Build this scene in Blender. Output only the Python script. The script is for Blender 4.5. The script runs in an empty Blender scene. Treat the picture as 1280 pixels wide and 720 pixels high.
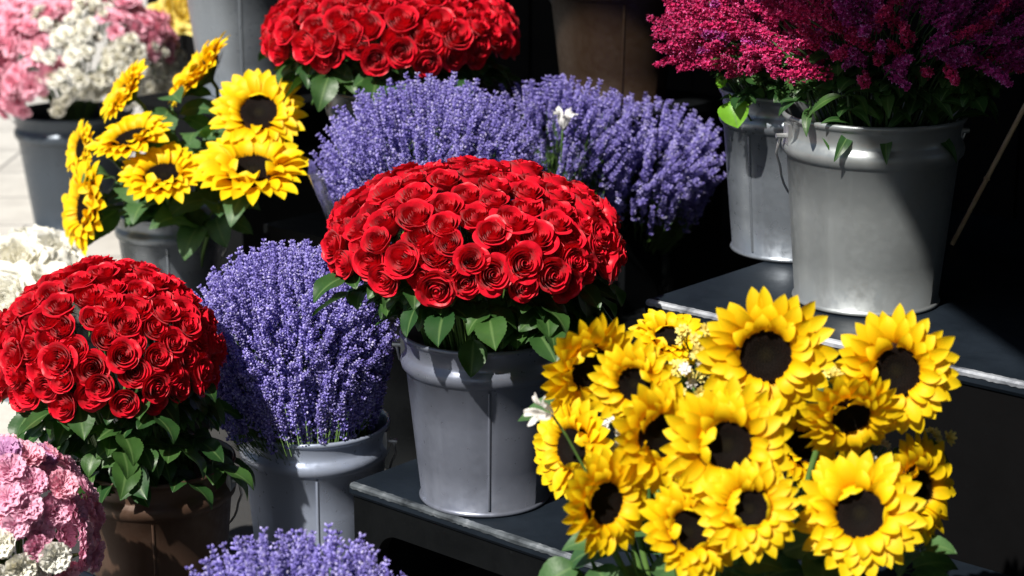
import bpy, math, random
import numpy as np
from mathutils import Vector, Matrix, Quaternion

random.seed(11)
rng = np.random.default_rng(11)
R_ = math.radians
scene = bpy.context.scene
COL = scene.collection
PI = math.pi

# ------------------------------------------------------------------ camera
PITCH = R_(15.0)
CAM = Vector((0, 0, 1.41))
FPX = 1280 * 70 / 36.0
FWD = Vector((0, math.cos(PITCH), -math.sin(PITCH)))
UP = Vector((0, math.sin(PITCH), math.cos(PITCH)))
RIGHT = Vector((1, 0, 0))


def P(px, py, y):
    """world point seen at photo pixel (px,py) that stands y metres in front of the camera"""
    r = FWD + RIGHT * ((px - 640) / FPX) - UP * ((py - 360) / FPX)
    return CAM + r * (y / r.y)


def proj(p):
    d = Vector(p) - CAM
    z = d.dot(FWD)
    return 640 + d.dot(RIGHT) / z * FPX, 360 - d.dot(UP) / z * FPX


def face(r, u, t):
    return (RIGHT * r + UP * u - FWD * t).normalized()


cd = bpy.data.cameras.new('camera')
cam = bpy.data.objects.new('camera', cd)
COL.objects.link(cam)
cam.location = CAM
cam.rotation_euler = (PI / 2 - PITCH, 0, 0)
cd.lens = 70
cd.sensor_width = 36
cd.clip_end = 500
cd.clip_start = 0.05
cd.dof.use_dof = True
cd.dof.focus_distance = 3.12
cd.dof.aperture_fstop = 4.6
scene.camera = cam

# ------------------------------------------------------------------ light
SUN = Vector((-0.44, -0.62, 0.86)).normalized()      # towards the sun
w = bpy.data.worlds.new("World")
scene.world = w
w.use_nodes = True
nt = w.node_tree
sky = nt.nodes.new('ShaderNodeTexSky')
sky.sky_type = 'NISHITA'
sky.sun_disc = False
sky.sun_elevation = math.asin(SUN.z)
sky.sun_rotation = math.atan2(SUN.x, SUN.y)
bg = nt.nodes['Background']
bg.inputs[1].default_value = 0.05
nt.links.new(sky.outputs[0], bg.inputs[0])
ld = bpy.data.lights.new('sun', 'SUN')
ld.energy = 5.0
ld.angle = R_(0.8)
ld.color = (1.0, 0.95, 0.87)
sun = bpy.data.objects.new('sun', ld)
COL.objects.link(sun)
sun.rotation_euler = SUN.to_track_quat('Z', 'Y').to_euler()
sun.location = (-4, -3, 6)
scene.view_settings.view_transform = 'Standard'
scene.view_settings.look = 'None'
scene.view_settings.exposure = 0.42
scene.view_settings.gamma = 1
scene.cycles.use_denoising = True
scene.cycles.max_bounces = 7
scene.cycles.transparent_max_bounces = 12


# ------------------------------------------------------------------ materials
class N:
    def __init__(s, name):
        s.m = bpy.data.materials.new(name)
        s.m.use_nodes = True
        s.t = s.m.node_tree
        s.b = s.t.nodes['Principled BSDF']
        s.out = s.t.nodes['Material Output']

    def n(s, k, **kw):
        o = s.t.nodes.new(k)
        for a, v in kw.items():
            setattr(o, a, v)
        return o

    def l(s, a, b):
        s.t.links.new(a, b)

    def mix(s, f, a, b, mode='MIX'):
        o = s.n('ShaderNodeMix', data_type='RGBA', blend_type=mode)
        for i, v in ((0, f), (6, a), (7, b)):
            if hasattr(v, 'links'):
                s.l(v, o.inputs[i])
            elif isinstance(v, (int, float)):
                o.inputs[i].default_value = v
            else:
                o.inputs[i].default_value = (*v, 1)
        return o.outputs[2]

    def ramp(s, f, stops):
        o = s.n('ShaderNodeValToRGB')
        e = o.color_ramp.elements
        while len(e) < len(stops):
            e.new(0.5)
        for el, (p, c) in zip(e, stops):
            el.position = p
            el.color = (*c, 1) if not isinstance(c, (int, float)) else (c, c, c, 1)
        s.l(f, o.inputs[0])
        return o.outputs[0]

    def noise(s, scale, detail=4, coord='Object', rough=0.55):
        tc = s.n('ShaderNodeTexCoord')
        o = s.n('ShaderNodeTexNoise')
        o.inputs['Scale'].default_value = scale
        o.inputs['Detail'].default_value = detail
        o.inputs['Roughness'].default_value = rough
        s.l(tc.outputs[coord], o.inputs['Vector'])
        return o.outputs[0]

    def bump(s, h, strength, dist=0.001):
        o = s.n('ShaderNodeBump')
        o.inputs['Strength'].default_value = strength
        o.inputs['Distance'].default_value = dist
        s.l(h, o.inputs['Height'])
        s.l(o.outputs[0], s.b.inputs['Normal'])

    def set(s, **kw):
        for k, v in kw.items():
            i = s.b.inputs[k.replace('_', ' ')]
            if hasattr(v, 'links'):
                s.l(v, i)
            else:
                i.default_value = v


def translucent(n, colour, amount):
    tr = n.n('ShaderNodeBsdfTranslucent')
    if hasattr(colour, 'links'):
        n.l(colour, tr.inputs[0])
    else:
        tr.inputs[0].default_value = (*colour, 1)
    mx = n.n('ShaderNodeMixShader')
    mx.inputs[0].default_value = amount
    n.l(n.b.outputs[0], mx.inputs[1])
    n.l(tr.outputs[0], mx.inputs[2])
    n.l(mx.outputs[0], n.out.inputs[0])


def petal_mat(name, a, b, rough=0.5, tr=0.2, bscale=160, sheen=0.0, spec=0.3):
    """petal: colour varies from flower to flower and in fine veins"""
    n = N(name)
    oi = n.n('ShaderNodeObjectInfo')
    c = n.mix(oi.outputs['Random'], a, b)
    nz = n.noise(60, 3)
    c = n.mix(n.ramp(nz, [(0.3, 0.0), (0.75, 1.0)]), c, tuple(min(1, x * 1.25) for x in b))
    n.set(Base_Color=c, Roughness=rough)
    n.b.inputs['Specular IOR Level'].default_value = spec
    n.b.inputs['Sheen Weight'].default_value = sheen
    n.bump(n.noise(bscale, 3), 0.35, 0.0008)
    translucent(n, c, tr)
    return n.m


def attr_mat(name, stops, rough=0.55, tr=0.2, obj=0.25, spec=0.3, attr='t'):
    """colour from a per-vertex value: base to tip of a petal, or one value per floret"""
    n = N(name)
    at = n.n('ShaderNodeAttribute')
    at.attribute_name = attr
    c = n.ramp(at.outputs['Fac'], stops)
    oi = n.n('ShaderNodeObjectInfo')
    mp = n.n('ShaderNodeMapRange')
    mp.inputs[3].default_value = 1 - obj
    mp.inputs[4].default_value = 1 + obj * 0.6
    n.l(oi.outputs['Random'], mp.inputs[0])
    hs = n.n('ShaderNodeHueSaturation')
    n.l(mp.outputs[0], hs.inputs['Value'])
    n.l(c, hs.inputs['Color'])
    c = hs.outputs[0]
    n.set(Base_Color=c, Roughness=rough)
    n.b.inputs['Specular IOR Level'].default_value = spec
    n.bump(n.noise(180, 3), 0.3, 0.0008)
    translucent(n, c, tr)
    return n.m


def metal_mat(name, col, metallic=0.55, rough=0.42, dirt=0.5):
    n = N(name)
    nz = n.noise(9, 6, rough=0.65)
    f = n.noise(70, 4)
    c = n.mix(n.ramp(nz, [(0.35, 0.0), (0.75, dirt)]), col, tuple(x * 0.88 for x in col))
    # water marks and dust running down the tin
    tc = n.n('ShaderNodeTexCoord')
    mp = n.n('ShaderNodeMapping')
    mp.inputs['Scale'].default_value = (34, 34, 3)
    n.l(tc.outputs['Object'], mp.inputs[0])
    st = n.n('ShaderNodeTexNoise')
    st.inputs['Scale'].default_value = 1
    st.inputs['Detail'].default_value = 5
    n.l(mp.outputs[0], st.inputs['Vector'])
    c = n.mix(n.ramp(st.outputs[0], [(0.55, 0.0), (0.75, 0.3)]), c, tuple(x * 1.5 + .012 for x in col))
    vo = n.n('ShaderNodeTexVoronoi')
    vo.inputs['Scale'].default_value = 55
    n.l(tc.outputs['Object'], vo.inputs['Vector'])
    c = n.mix(n.ramp(vo.outputs['Distance'], [(0.0, 0.25), (0.07, 0.0)]), c, tuple(x * 2 + .02 for x in col))
    n.set(Base_Color=c, Metallic=metallic)
    r = n.ramp(f, [(0.3, rough - 0.1), (0.7, rough + 0.13)])
    n.set(Roughness=r)
    n.bump(nz, 0.12, 0.002)
    return n.m


M = {}
M['rose'] = petal_mat('red_rose_petal', (0.46, 0.0016, 0.012), (0.66, 0.0028, 0.02), 0.45, 0.12, 140, 0.1, 0.3)
M['green'] = petal_mat('green_stem', (0.06, 0.13, 0.03), (0.09, 0.17, 0.04), 0.45, 0.05, 90)
M['dgreen'] = petal_mat('dark_green_stem', (0.035, 0.07, 0.03), (0.05, 0.10, 0.035), 0.5, 0.05, 90)


def leaf_mat(name, a, b, rough=0.33):
    n = N(name)
    at = n.n('ShaderNodeAttribute')
    at.attribute_name = 't'
    oi = n.n('ShaderNodeObjectInfo')
    c = n.mix(oi.outputs['Random'], a, b)
    c = n.mix(n.ramp(n.noise(28, 5), [(0.35, 0.0), (0.7, 0.55)]), c, tuple(x * 0.6 for x in a))
    c = n.mix(n.ramp(at.outputs['Fac'], [(0.0, 0.0), (0.8, 0.0), (1.0, 0.6)]), c, (0.16, 0.26, 0.09))
    n.set(Base_Color=c, Roughness=rough)
    n.b.inputs['Specular IOR Level'].default_value = 0.45
    n.bump(n.noise(75, 3), 0.5, 0.0015)
    translucent(n, n.mix(1.0, c, (1.3, 1.5, 0.5), 'MULTIPLY'), 0.22)
    return n.m


M['leaf'] = leaf_mat('rose_leaf', (0.022, 0.075, 0.02), (0.06, 0.14, 0.03), .42)
M['sleaf'] = leaf_mat('sunflower_leaf', (0.05, 0.13, 0.045), (0.09, 0.19, 0.06), 0.5)
M['lime'] = leaf_mat('lime_leaf', (0.16, 0.42, 0.02), (0.2, 0.48, 0.03), 0.4)
M['sunpetal'] = attr_mat('sunflower_petal', [(0.0, (0.90, 0.42, 0.0)), (0.3, (0.95, 0.58, 0.002)), (1.0, (0.96, 0.70, 0.008))], 0.5, 0.25, 0.08)
M['disc'] = attr_mat('sunflower_disc', [(0.0, (0.012, 0.009, 0.003)), (0.3, (0.004, 0.0022, 0.0015)), (0.7, (0.007, 0.003, 0.002)), (1.0, (0.05, 0.018, 0.006))], 0.8, 0.0, 0.1, 0.15)
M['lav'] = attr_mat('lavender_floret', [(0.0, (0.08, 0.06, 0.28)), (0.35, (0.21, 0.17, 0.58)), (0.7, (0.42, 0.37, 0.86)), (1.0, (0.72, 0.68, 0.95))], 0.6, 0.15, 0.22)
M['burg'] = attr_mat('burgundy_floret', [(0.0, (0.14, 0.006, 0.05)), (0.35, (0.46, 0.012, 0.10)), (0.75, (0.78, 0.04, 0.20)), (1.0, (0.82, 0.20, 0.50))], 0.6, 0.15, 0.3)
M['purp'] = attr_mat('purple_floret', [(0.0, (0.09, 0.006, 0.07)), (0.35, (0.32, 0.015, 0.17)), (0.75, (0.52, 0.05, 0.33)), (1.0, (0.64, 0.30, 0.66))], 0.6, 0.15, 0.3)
M['cream'] = petal_mat('cream_petal', (0.88, 0.84, 0.68), (0.90, 0.88, 0.78), 0.55, 0.25)
M['white'] = petal_mat('white_petal', (0.82, 0.80, 0.76), (0.86, 0.85, 0.82), 0.5, 0.3)
M['pink'] = petal_mat('pink_petal', (0.86, 0.30, 0.42), (0.90, 0.50, 0.60), 0.55, 0.25)
M['palepink'] = petal_mat('pale_pink_petal', (0.74, 0.28, 0.44), (0.84, 0.50, 0.63), 0.55, 0.25)
M['lilac'] = petal_mat('lilac_petal', (0.45, 0.2, 0.42), (0.62, 0.36, 0.55), 0.55, 0.25)
M['yellow'] = petal_mat('yellow_petal', (0.8, 0.6, 0.08), (0.85, 0.72, 0.25), 0.55, 0.25)
M['b_centre'] = metal_mat('graphite_tin', (0.20, 0.22, 0.28), 0.5, 0.36)
M['b_blue'] = metal_mat('blue_grey_tin', (0.42, 0.48, 0.62), 0.45, 0.34)
M['b_warm'] = metal_mat('warm_grey_tin', (0.31, 0.335, 0.345), 0.5, 0.38)
M['b_slate'] = metal_mat('slate_tin', (0.24, 0.27, 0.31), 0.6, 0.34)
M['b_dark'] = metal_mat('dark_slate_tin', (0.055, 0.07, 0.09), 0.4, 0.36)
M['b_brown'] = metal_mat('brown_tin', (0.085, 0.048, 0.032), 0.3, 0.42)
M['b_umber'] = metal_mat('umber_tin', (0.030, 0.016, 0.008), 0.2, 0.5)
M['zinc'] = metal_mat('bare_zinc', (0.55, 0.56, 0.57), 0.8, 0.38)


def black_mat(name, col, rough=0.4, fleck=.12):
    n = N(name)
    nz = n.noise(6, 7, rough=0.7)
    c = n.mix(n.ramp(nz, [(0.4, 0.0), (0.8, 0.8)]), col, tuple(x * 2.0 + 0.001 for x in col))
    sc = n.noise(120, 4)
    c = n.mix(n.ramp(sc, [(0.66, 0.0), (0.80, fleck)]), c, (0.07, 0.075, 0.08))
    n.b.inputs['Specular IOR Level'].default_value = .1
    n.set(Base_Color=c, Roughness=n.ramp(nz, [(0.3, rough - 0.08), (0.8, rough + 0.2)]))
    n.bump(sc, 0.3, 0.001)
    return n.m


M['black'] = black_mat('black_painted_wood', (0.003, 0.0036, 0.0042), .6)
M['slate'] = black_mat('slate_blue_top', (0.009, 0.013, 0.019), 0.42)
M['wall'] = black_mat('charcoal_wall', (0.0015, 0.0015, 0.0018), 0.85, .02)
n = N('worn_edge')
c = n.ramp(n.noise(16, 6, rough=0.6), [(0.34, (0.05, 0.055, 0.065)), (0.48, (0.26, 0.28, 0.32)), (0.66, (0.55, 0.58, 0.63))])
n.set(Base_Color=c, Roughness=0.45, Metallic=0.2)
n.bump(n.noise(90, 4), 0.6, 0.002)
M['edge'] = n.m
n = N('worn_dark_edge')
c = n.ramp(n.noise(14, 6, rough=0.6), [(0.36, (0.02, 0.025, 0.03)), (0.54, (0.10, 0.115, 0.13)), (0.72, (0.40, 0.43, 0.47))])
n.set(Base_Color=c, Roughness=0.4)
M['edge2'] = n.m
n = N('canvas')
n.set(Base_Color=(0.03, 0.035, 0.03, 1), Roughness=0.9)
n.bump(n.noise(300, 2), 0.4)
M['canvas'] = n.m
n = N('bamboo')
c = n.ramp(n.noise(35, 4), [(0.3, (0.5, 0.34, 0.18)), (0.7, (0.66, 0.5, 0.3))])
n.set(Base_Color=c, Roughness=0.5)
M['bamboo'] = n.m
n = N('pavement')
tc = n.n('ShaderNodeTexCoord')
br = n.n('ShaderNodeTexBrick')
br.inputs['Scale'].default_value = 1.0
br.inputs['Brick Width'].default_value = 0.6
br.inputs['Row Height'].default_value = 0.4
br.inputs['Mortar Size'].default_value = 0.006
br.inputs['Color1'].default_value = (0.56, 0.54, 0.50, 1)
br.inputs['Color2'].default_value = (0.64, 0.62, 0.57, 1)
br.inputs['Mortar'].default_value = (0.22, 0.21, 0.2, 1)
n.l(tc.outputs['Object'], br.inputs['Vector'])
c = n.mix(n.ramp(n.noise(7, 8, rough=0.7), [(0.4, 0.0), (0.75, 0.6)]), br.outputs[0], (0.36, 0.34, 0.31))
n.set(Base_Color=c, Roughness=0.75)
n.bump(n.noise(60, 5), 0.4, 0.003)
M['pave'] = n.m


n = N('asphalt')
c = n.mix(n.ramp(n.noise(5, 6), [(0.35, 0.0), (0.75, 1.0)]), (0.028, 0.028, 0.03), (0.05, 0.05, 0.05))
n.set(Base_Color=c, Roughness=0.85)
n.bump(n.noise(240, 3), 0.6, 0.004)
M['asphalt'] = n.m


def film_mat(name, tint, gl):
    n = N(name)
    tr = n.n('ShaderNodeBsdfTransparent')
    tr.inputs[0].default_value = (*tint, 1)
    g = n.n('ShaderNodeBsdfGlossy')
    g.inputs['Roughness'].default_value = 0.16
    g.inputs['Color'].default_value = (0.9, 0.92, 0.95, 1)
    bp = n.n('ShaderNodeBump')
    bp.inputs['Strength'].default_value = 0.9
    bp.inputs['Distance'].default_value = 0.006
    n.l(n.noise(22, 5, rough=0.65), bp.inputs['Height'])
    n.l(bp.outputs[0], g.inputs['Normal'])
    mx = n.n('ShaderNodeMixShader')
    fr = n.n('ShaderNodeFresnel')
    fr.inputs['IOR'].default_value = gl
    n.l(bp.outputs[0], fr.inputs['Normal'])
    n.l(fr.outputs[0], mx.inputs[0])
    n.l(tr.outputs[0], mx.inputs[1])
    n.l(g.outputs[0], mx.inputs[2])
    n.l(mx.outputs[0], n.out.inputs[0])
    return n.m


M['film'] = film_mat('clear_film', (0.86, 0.9, 0.88), 1.5)
M['glass'] = film_mat('vase_glass', (0.80, 0.86, 0.82), 1.45)


# ------------------------------------------------------------------ mesh helpers
class MB:
    def __init__(s):
        s.v, s.f, s.t = [], [], []

    def add(s, vs, fs, t=0.5):
        o = len(s.v)
        s.v += [tuple(v) for v in vs]
        s.f += [tuple(i + o for i in f) for f in fs]
        s.t += list(t) if hasattr(t, '__len__') else [t] * len(vs)

    def grid(s, pts, t=None, wrap=False):
        """pts[i][j] rows"""
        ni, nj = len(pts), len(pts[0])
        vs = [p for r in pts for p in r]
        fs = []
        for i in range(ni - 1):
            for j in range(nj if wrap else nj - 1):
                k = (j + 1) % nj
                fs.append((i * nj + j, i * nj + k, (i + 1) * nj + k, (i + 1) * nj + j))
        s.add(vs, fs, 0.5 if t is None else [x for r in t for x in r])

    def box(s, c, d, rz=0, t=0.5):
        cx, cy, cz = c
        ca, sa = math.cos(rz), math.sin(rz)
        vs = []
        for z in (-1, 1):
            for x, y in ((-1, -1), (1, -1), (1, 1), (-1, 1)):
                X, Y = x * d[0] / 2, y * d[1] / 2
                vs.append((cx + X * ca - Y * sa, cy + X * sa + Y * ca, cz + z * d[2] / 2))
        s.add(vs, [(3, 2, 1, 0), (4, 5, 6, 7), (0, 1, 5, 4), (1, 2, 6, 5), (2, 3, 7, 6), (3, 0, 4, 7)], t)

    def tube(s, pts, r, n=6, cap=True, t=0.5):
        pts = [Vector(p) for p in pts]
        rows = []
        ref = Vector((0.3, 0.9, 0.2))
        for i, p in enumerate(pts):
            d = (pts[min(i + 1, len(pts) - 1)] - pts[max(i - 1, 0)]).normalized()
            a = d.cross(ref)
            if a.length < 1e-3:
                a = d.cross(Vector((1, 0, 0)))
            a.normalize()
            b = d.cross(a)
            rr = r[i] if hasattr(r, '__len__') else r
            rows.append([p + (a * math.cos(2 * PI * k / n) + b * math.sin(2 * PI * k / n)) * rr for k in range(n)])
        o = len(s.v)
        s.grid(rows, wrap=True)
        if cap:
            s.f.append(tuple(o + k for k in range(n))[::-1])
            s.f.append(tuple(o + (len(pts) - 1) * n + k for k in range(n)))

    def lathe(s, prof, n=48, c=(0, 0, 0)):
        rows = [[(c[0] + r * math.cos(2 * PI * k / n), c[1] + r * math.sin(2 * PI * k / n), c[2] + z) for k in range(n)] for r, z in prof]
        s.grid(rows, wrap=True)

    def mesh(s, name, mat, smooth=True):
        m = bpy.data.meshes.new(name)
        m.from_pydata([tuple(v) for v in s.v], [], s.f)
        if smooth:
            m.polygons.foreach_set('use_smooth', [True] * len(m.polygons))
        a = m.attributes.new('t', 'FLOAT', 'POINT')
        a.data.foreach_set('value', np.array(s.t, dtype=np.float32))
        m.materials.append(mat)
        return m


def tag(o, label=None, cat=None, group=None, kind=None):
    if label:
        o['label'] = label
    if cat:
        o['category'] = cat
    if group:
        o['group'] = group
    if kind:
        o['kind'] = kind
    return o


def thing(name, loc, label, cat, group=None, rot=None):
    o = bpy.data.objects.new(name, None)
    o.empty_display_size = 0.02
    COL.objects.link(o)
    o.location = loc
    if rot is not None:
        o.rotation_mode = 'QUATERNION'
        o.rotation_quaternion = rot
    return tag(o, label, cat, group)


def part(name, mesh, parent, world=None, local=None):
    """child of parent; world = matrix in world space (parent must be unrotated)"""
    o = bpy.data.objects.new(name, mesh)
    COL.objects.link(o)
    if parent is not None:
        o.parent = parent
        if world is not None:
            pl = Vector((0, 0, 0))
            q = parent
            while q is not None:
                pl += q.location
                q = q.parent
            o.matrix_basis = Matrix.Translation(-pl) @ world
        elif local is not None:
            o.matrix_basis = local
    elif world is not None:
        o.matrix_basis = world
    return o


def solo(name, mesh, label, cat, loc=(0, 0, 0), group=None, kind=None):
    o = bpy.data.objects.new(name, mesh)
    COL.objects.link(o)
    o.location = loc
    return tag(o, label, cat, group, kind)


def FR(loc, d, roll=0.0, s=1.0):
    q = Vector((0, 0, 1)).rotation_difference(Vector(d).normalized())
    return Matrix.Translation(Vector(loc)) @ q.to_matrix().to_4x4() @ Matrix.Rotation(roll, 4, 'Z') @ Matrix.Scale(s, 4)


def XFR(loc, x, up, s=1.0):
    """local +X along x, local +Z close to up"""
    x = Vector(x).normalized()
    z = Vector(up) - x * Vector(up).dot(x)
    z.normalize()
    y = z.cross(x)
    m = Matrix((x, y, z)).transposed().to_4x4()
    return Matrix.Translation(Vector(loc)) @ m @ Matrix.Scale(s, 4)


def bez(p0, p1, p2, p3, n=9):
    return [p0 * (1 - t) ** 3 + p1 * 3 * t * (1 - t) ** 2 + p2 * 3 * t * t * (1 - t) + p3 * t ** 3 for t in [i / (n - 1) for i in range(n)]]


def U(a, b):
    return random.uniform(a, b)


# ------------------------------------------------------------------ flower meshes
def cup_petal(mb, phi, R, z0, H, wid, curl, seed, na=21, nb=13, base=0.25, point=0.05, tuck=0.0022, wave=0.0006):
    rs = random.Random(seed)
    w1, w2 = rs.uniform(0, 6), rs.uniform(0, 6)
    lean = rs.uniform(-0.1, 0.1)
    pts, ts = [], []
    for j in range(nb):
        b = j / (nb - 1)
        row, tr = [], []
        for i in range(na):
            a = -1 + 2 * i / (na - 1)
            spread = (0.55 + 0.45 * math.sin(min(1, b * 1.6) * PI / 2))
            hh = H * (1 - 0.10 * abs(a) ** 3.0 + point * max(0, 1 - abs(a) * 2.4) - point)
            r = R * (base + (1 - base) * math.sin(min(1.0, b / 0.6) * PI / 2))
            k = max(0.0, (b - 0.62) / 0.38)
            r += curl * k * k * (1 - 0.35 * a * a)
            z = z0 + hh * (b - 0.42 * (curl / max(H, 1e-5)) * k ** 3 * 1.0)
            r += tuck * a + wave * math.sin(a * 4 + w1) * b + wave * 0.5 * math.sin(a * 6 + w2) * k
            z += wave * 0.8 * math.sin(a * 5 + w2) * k
            an = phi + a * wid / 2 * spread * (1 - .26 * max(0.0, (b - .6) / .4) ** 2) + lean * b
            row.append((r * math.cos(an), r * math.sin(an), z))
            tr.append(b)
        pts.append(row)
        ts.append(tr)
    mb.grid(pts, ts)


def rose_mesh(seed, open_=0.0):
    rs = random.Random(seed)
    mb = MB()
    # rolled heart
    pts = []
    nturn = 2.0
    for j in range(7):
        b = j / 6
        row = []
        for i in range(110):
            t = i / 109
            an = t * nturn * 2 * PI 
            r = 0.0012 + 0.0088 * t ** 0.85
            r = r * (0.5 + 0.5 * math.sin(min(1, b * 1.5) * PI / 2)) + 0.0012 * b * b
            z = 0.008 + b * (0.041 - 0.003 * t + 0.0012 * math.sin(an * 1.5))
            row.append((r * math.cos(an), r * math.sin(an), z))
        pts.append(row)
    mb.grid(pts)
    ph = rs.uniform(0, 6)
    layers = [(3, 0.0120, 0.0465, 2.9, 0.0014), (3, 0.0168, 0.0475, 2.9, 0.0030), (4, 0.0215, 0.0460, 2.5, 0.0050), (5, 0.0262, 0.0425, 2.1, 0.0072 + open_ * .6)]
    for li, (n_, R, H, wid, curl) in enumerate(layers):
        for k in range(n_):
            cup_petal(mb, ph + 2 * PI * k / n_ + rs.uniform(-0.12, 0.12), R * rs.uniform(0.96, 1.05), 0.003, H * rs.uniform(0.93, 1.05), wid, curl * rs.uniform(0.6, 1.35), rs.random())
        ph += 0.6
    return mb.mesh('rose_blossom', M['rose'])


ROSES = [rose_mesh(s, o) for s, o in ((1, 0), (2, 0.004), (3, -0.002), (4, 0.006), (5, 0.001), (6, 0.003), (7, -0.001))]


def calyx_mesh(L=0.022, R=0.007):
    mb = MB()
    mb.lathe([(0.0022, -0.014), (0.004, -0.010), (R, -0.003), (R * 1.1, 0.003), (R * 1.25, 0.007)], 12)
    for k in range(5):
        a = 2 * PI * k / 5
        pts = []
        for j in range(5):
            b = j / 4
            wd = 0.0042 * (1 - b) ** 0.7 + 0.0002
            r = R + L * b * 0.85
            z = 0.003 + 0.006 * math.sin(b * 2.6) - 0.010 * b * b
            pts.append([(r * math.cos(a) - s_ * wd * math.sin(a), r * math.sin(a) + s_ * wd * math.cos(a), z) for s_ in (-1, 0, 1)])
        mb.grid(pts)
    return mb.mesh('calyx', M['green'])


CALYX = calyx_mesh()


def leaf_blade(mb, M4, L, W, fold=0.35, droop=0.5, serr=0.035, seed=0, ni=23):
    rs = random.Random(seed)
    pts, ts = [], []
    wv = rs.uniform(0, 6)
    ang = 0.15
    x = z = 0.0
    for i in range(ni):
        b = i / (ni - 1)
        hw = W / 2 * (math.sin(PI * b ** 0.78) ** 0.85) * (1 + serr * (1 if i % 2 else -1)) + 0.0004
        row, tr = [], []
        for j in range(-2, 3):
            a = j / 2
            y = a * hw * math.cos(fold)
            zz = z + abs(a) * hw * math.sin(fold) + 0.05 * W * math.sin(b * 9 + wv) * a * a - 0.0
            row.append(M4 @ Vector((x, y, zz)))
            tr.append(1.0 if j == 0 else 0.3)
        pts.append(row)
        ts.append(tr)
        x += L / (ni - 1) * math.cos(ang)
        z += L / (ni - 1) * math.sin(ang)
        ang -= droop / (ni - 1) * 1.6
    mb.grid(pts, ts)
    return x, z


def rose_leaf_mesh(seed):
    rs = random.Random(seed)
    mb = MB()
    mb.tube([(0, 0, 0), (0.03, 0.001, 0.004), (0.062, 0, 0.004)], [0.0012, 0.001, 0.0008], 5)
    I = Matrix.Identity(4)
    leaf_blade(mb, Matrix.Translation((0.06, 0, 0.004)) @ Matrix.Rotation(rs.uniform(-.3, .3), 4, 'X'), 0.056 * rs.uniform(.9, 1.15), 0.042, 0.25, rs.uniform(.3, .9), seed=seed)
    for s_ in (-1, 1):
        leaf_blade(mb, Matrix.Translation((0.045, 0, 0.004)) @ Matrix.Rotation(s_ * rs.uniform(0.9, 1.25), 4, 'Z') @ Matrix.Rotation(rs.uniform(-.3, .3), 4, 'X'), 0.044, 0.033, 0.25, rs.uniform(.3, .9), seed=seed + 5)
    return mb.mesh('leaf', M['leaf'])


RLEAF = [rose_leaf_mesh(s) for s in range(5)]


def big_leaf_mesh(seed, L=0.11, W=0.075, mat='sleaf', droop=0.9, pet=0.03):
    mb = MB()
    mb.tube([(0, 0, 0), (pet / 2, 0, 0.003), (pet, 0, 0.002)], 0.0016, 5)
    leaf_blade(mb, Matrix.Translation((pet, 0, 0.002)), L, W, 0.22, droop, 0.02, seed, 19)
    return mb.mesh('leaf', M[mat])


SLEAF = [big_leaf_mesh(s, 0.11 + 0.01 * s, 0.07 + 0.006 * s) for s in range(4)]


def sun_petal(seed, L, W, th0, th1, cup=0.35, twist=0.0, na=5, nb=11, hook=0.0):
    """petal growing along +X; th = rise angle at base / at tip"""
    rs = random.Random(seed)
    mb = MB()
    x = z = 0
    pts, ts = [], []
    wv = rs.uniform(0, 6)
    for j in range(nb):
        b = j / (nb - 1)
        th = th0 + (th1 - th0) * b + hook * max(0, b - .7)
        hw = W / 2 * (0.42 + 0.58 * math.sin(min(1, b / 0.5) * PI / 2)) * (1 - max(0, (b - 0.45) / 0.55) ** 2.8) + 0.0003
        row, tr = [], []
        for i in range(na):
            a = -1 + 2 * i / (na - 1)
            nz = cup * hw * (a * a) + 0.0009 * math.cos(a * 7 + wv) * b + 0.0011 * math.sin(b * 10 + wv + a * 2)
            y = a * hw
            tw = twist * b
            y2, n2 = y * math.cos(tw) - nz * math.sin(tw), y * math.sin(tw) + nz * math.cos(tw)
            row.append((x - n2 * math.sin(th), y2 + 0.1 * W * math.sin(b * 3 + wv) * b, z + n2 * math.cos(th)))
            tr.append(b)
        pts.append(row)
        ts.append(tr)
        x += L / (nb - 1) * math.cos(th)
        z += L / (nb - 1) * math.sin(th)
    mb.grid(pts, ts)
    return mb.mesh('petal', M['sunpetal'])


# sizes for a head of radius 1 (scaled when placed)
OUTER = [sun_petal(s, 0.57, 0.25, 0.50, -0.10 - 0.14 * (s % 3), 0.22, 0.25 * ((s % 3) - 1)) for s in range(5)]
MIDP = [sun_petal(s + 20, 0.49, 0.25, 0.92, -0.25 - 0.2 * (s % 2), 0.25, 0.3 * ((s % 3) - 1)) for s in range(4)]
INNER = [sun_petal(s + 40, 0.42, 0.25, 1.45, -0.45, 0.3, 0.35 * ((s % 3) - 1)) for s in range(4)]
FOLD = [sun_petal(s + 60, 0.34, 0.30, 1.75, 2.7, 0.4, 0.3 * ((s % 3) - 1)) for s in range(2)]
# normalise to metres when scaled: these meshes are in head-radius units


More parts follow.
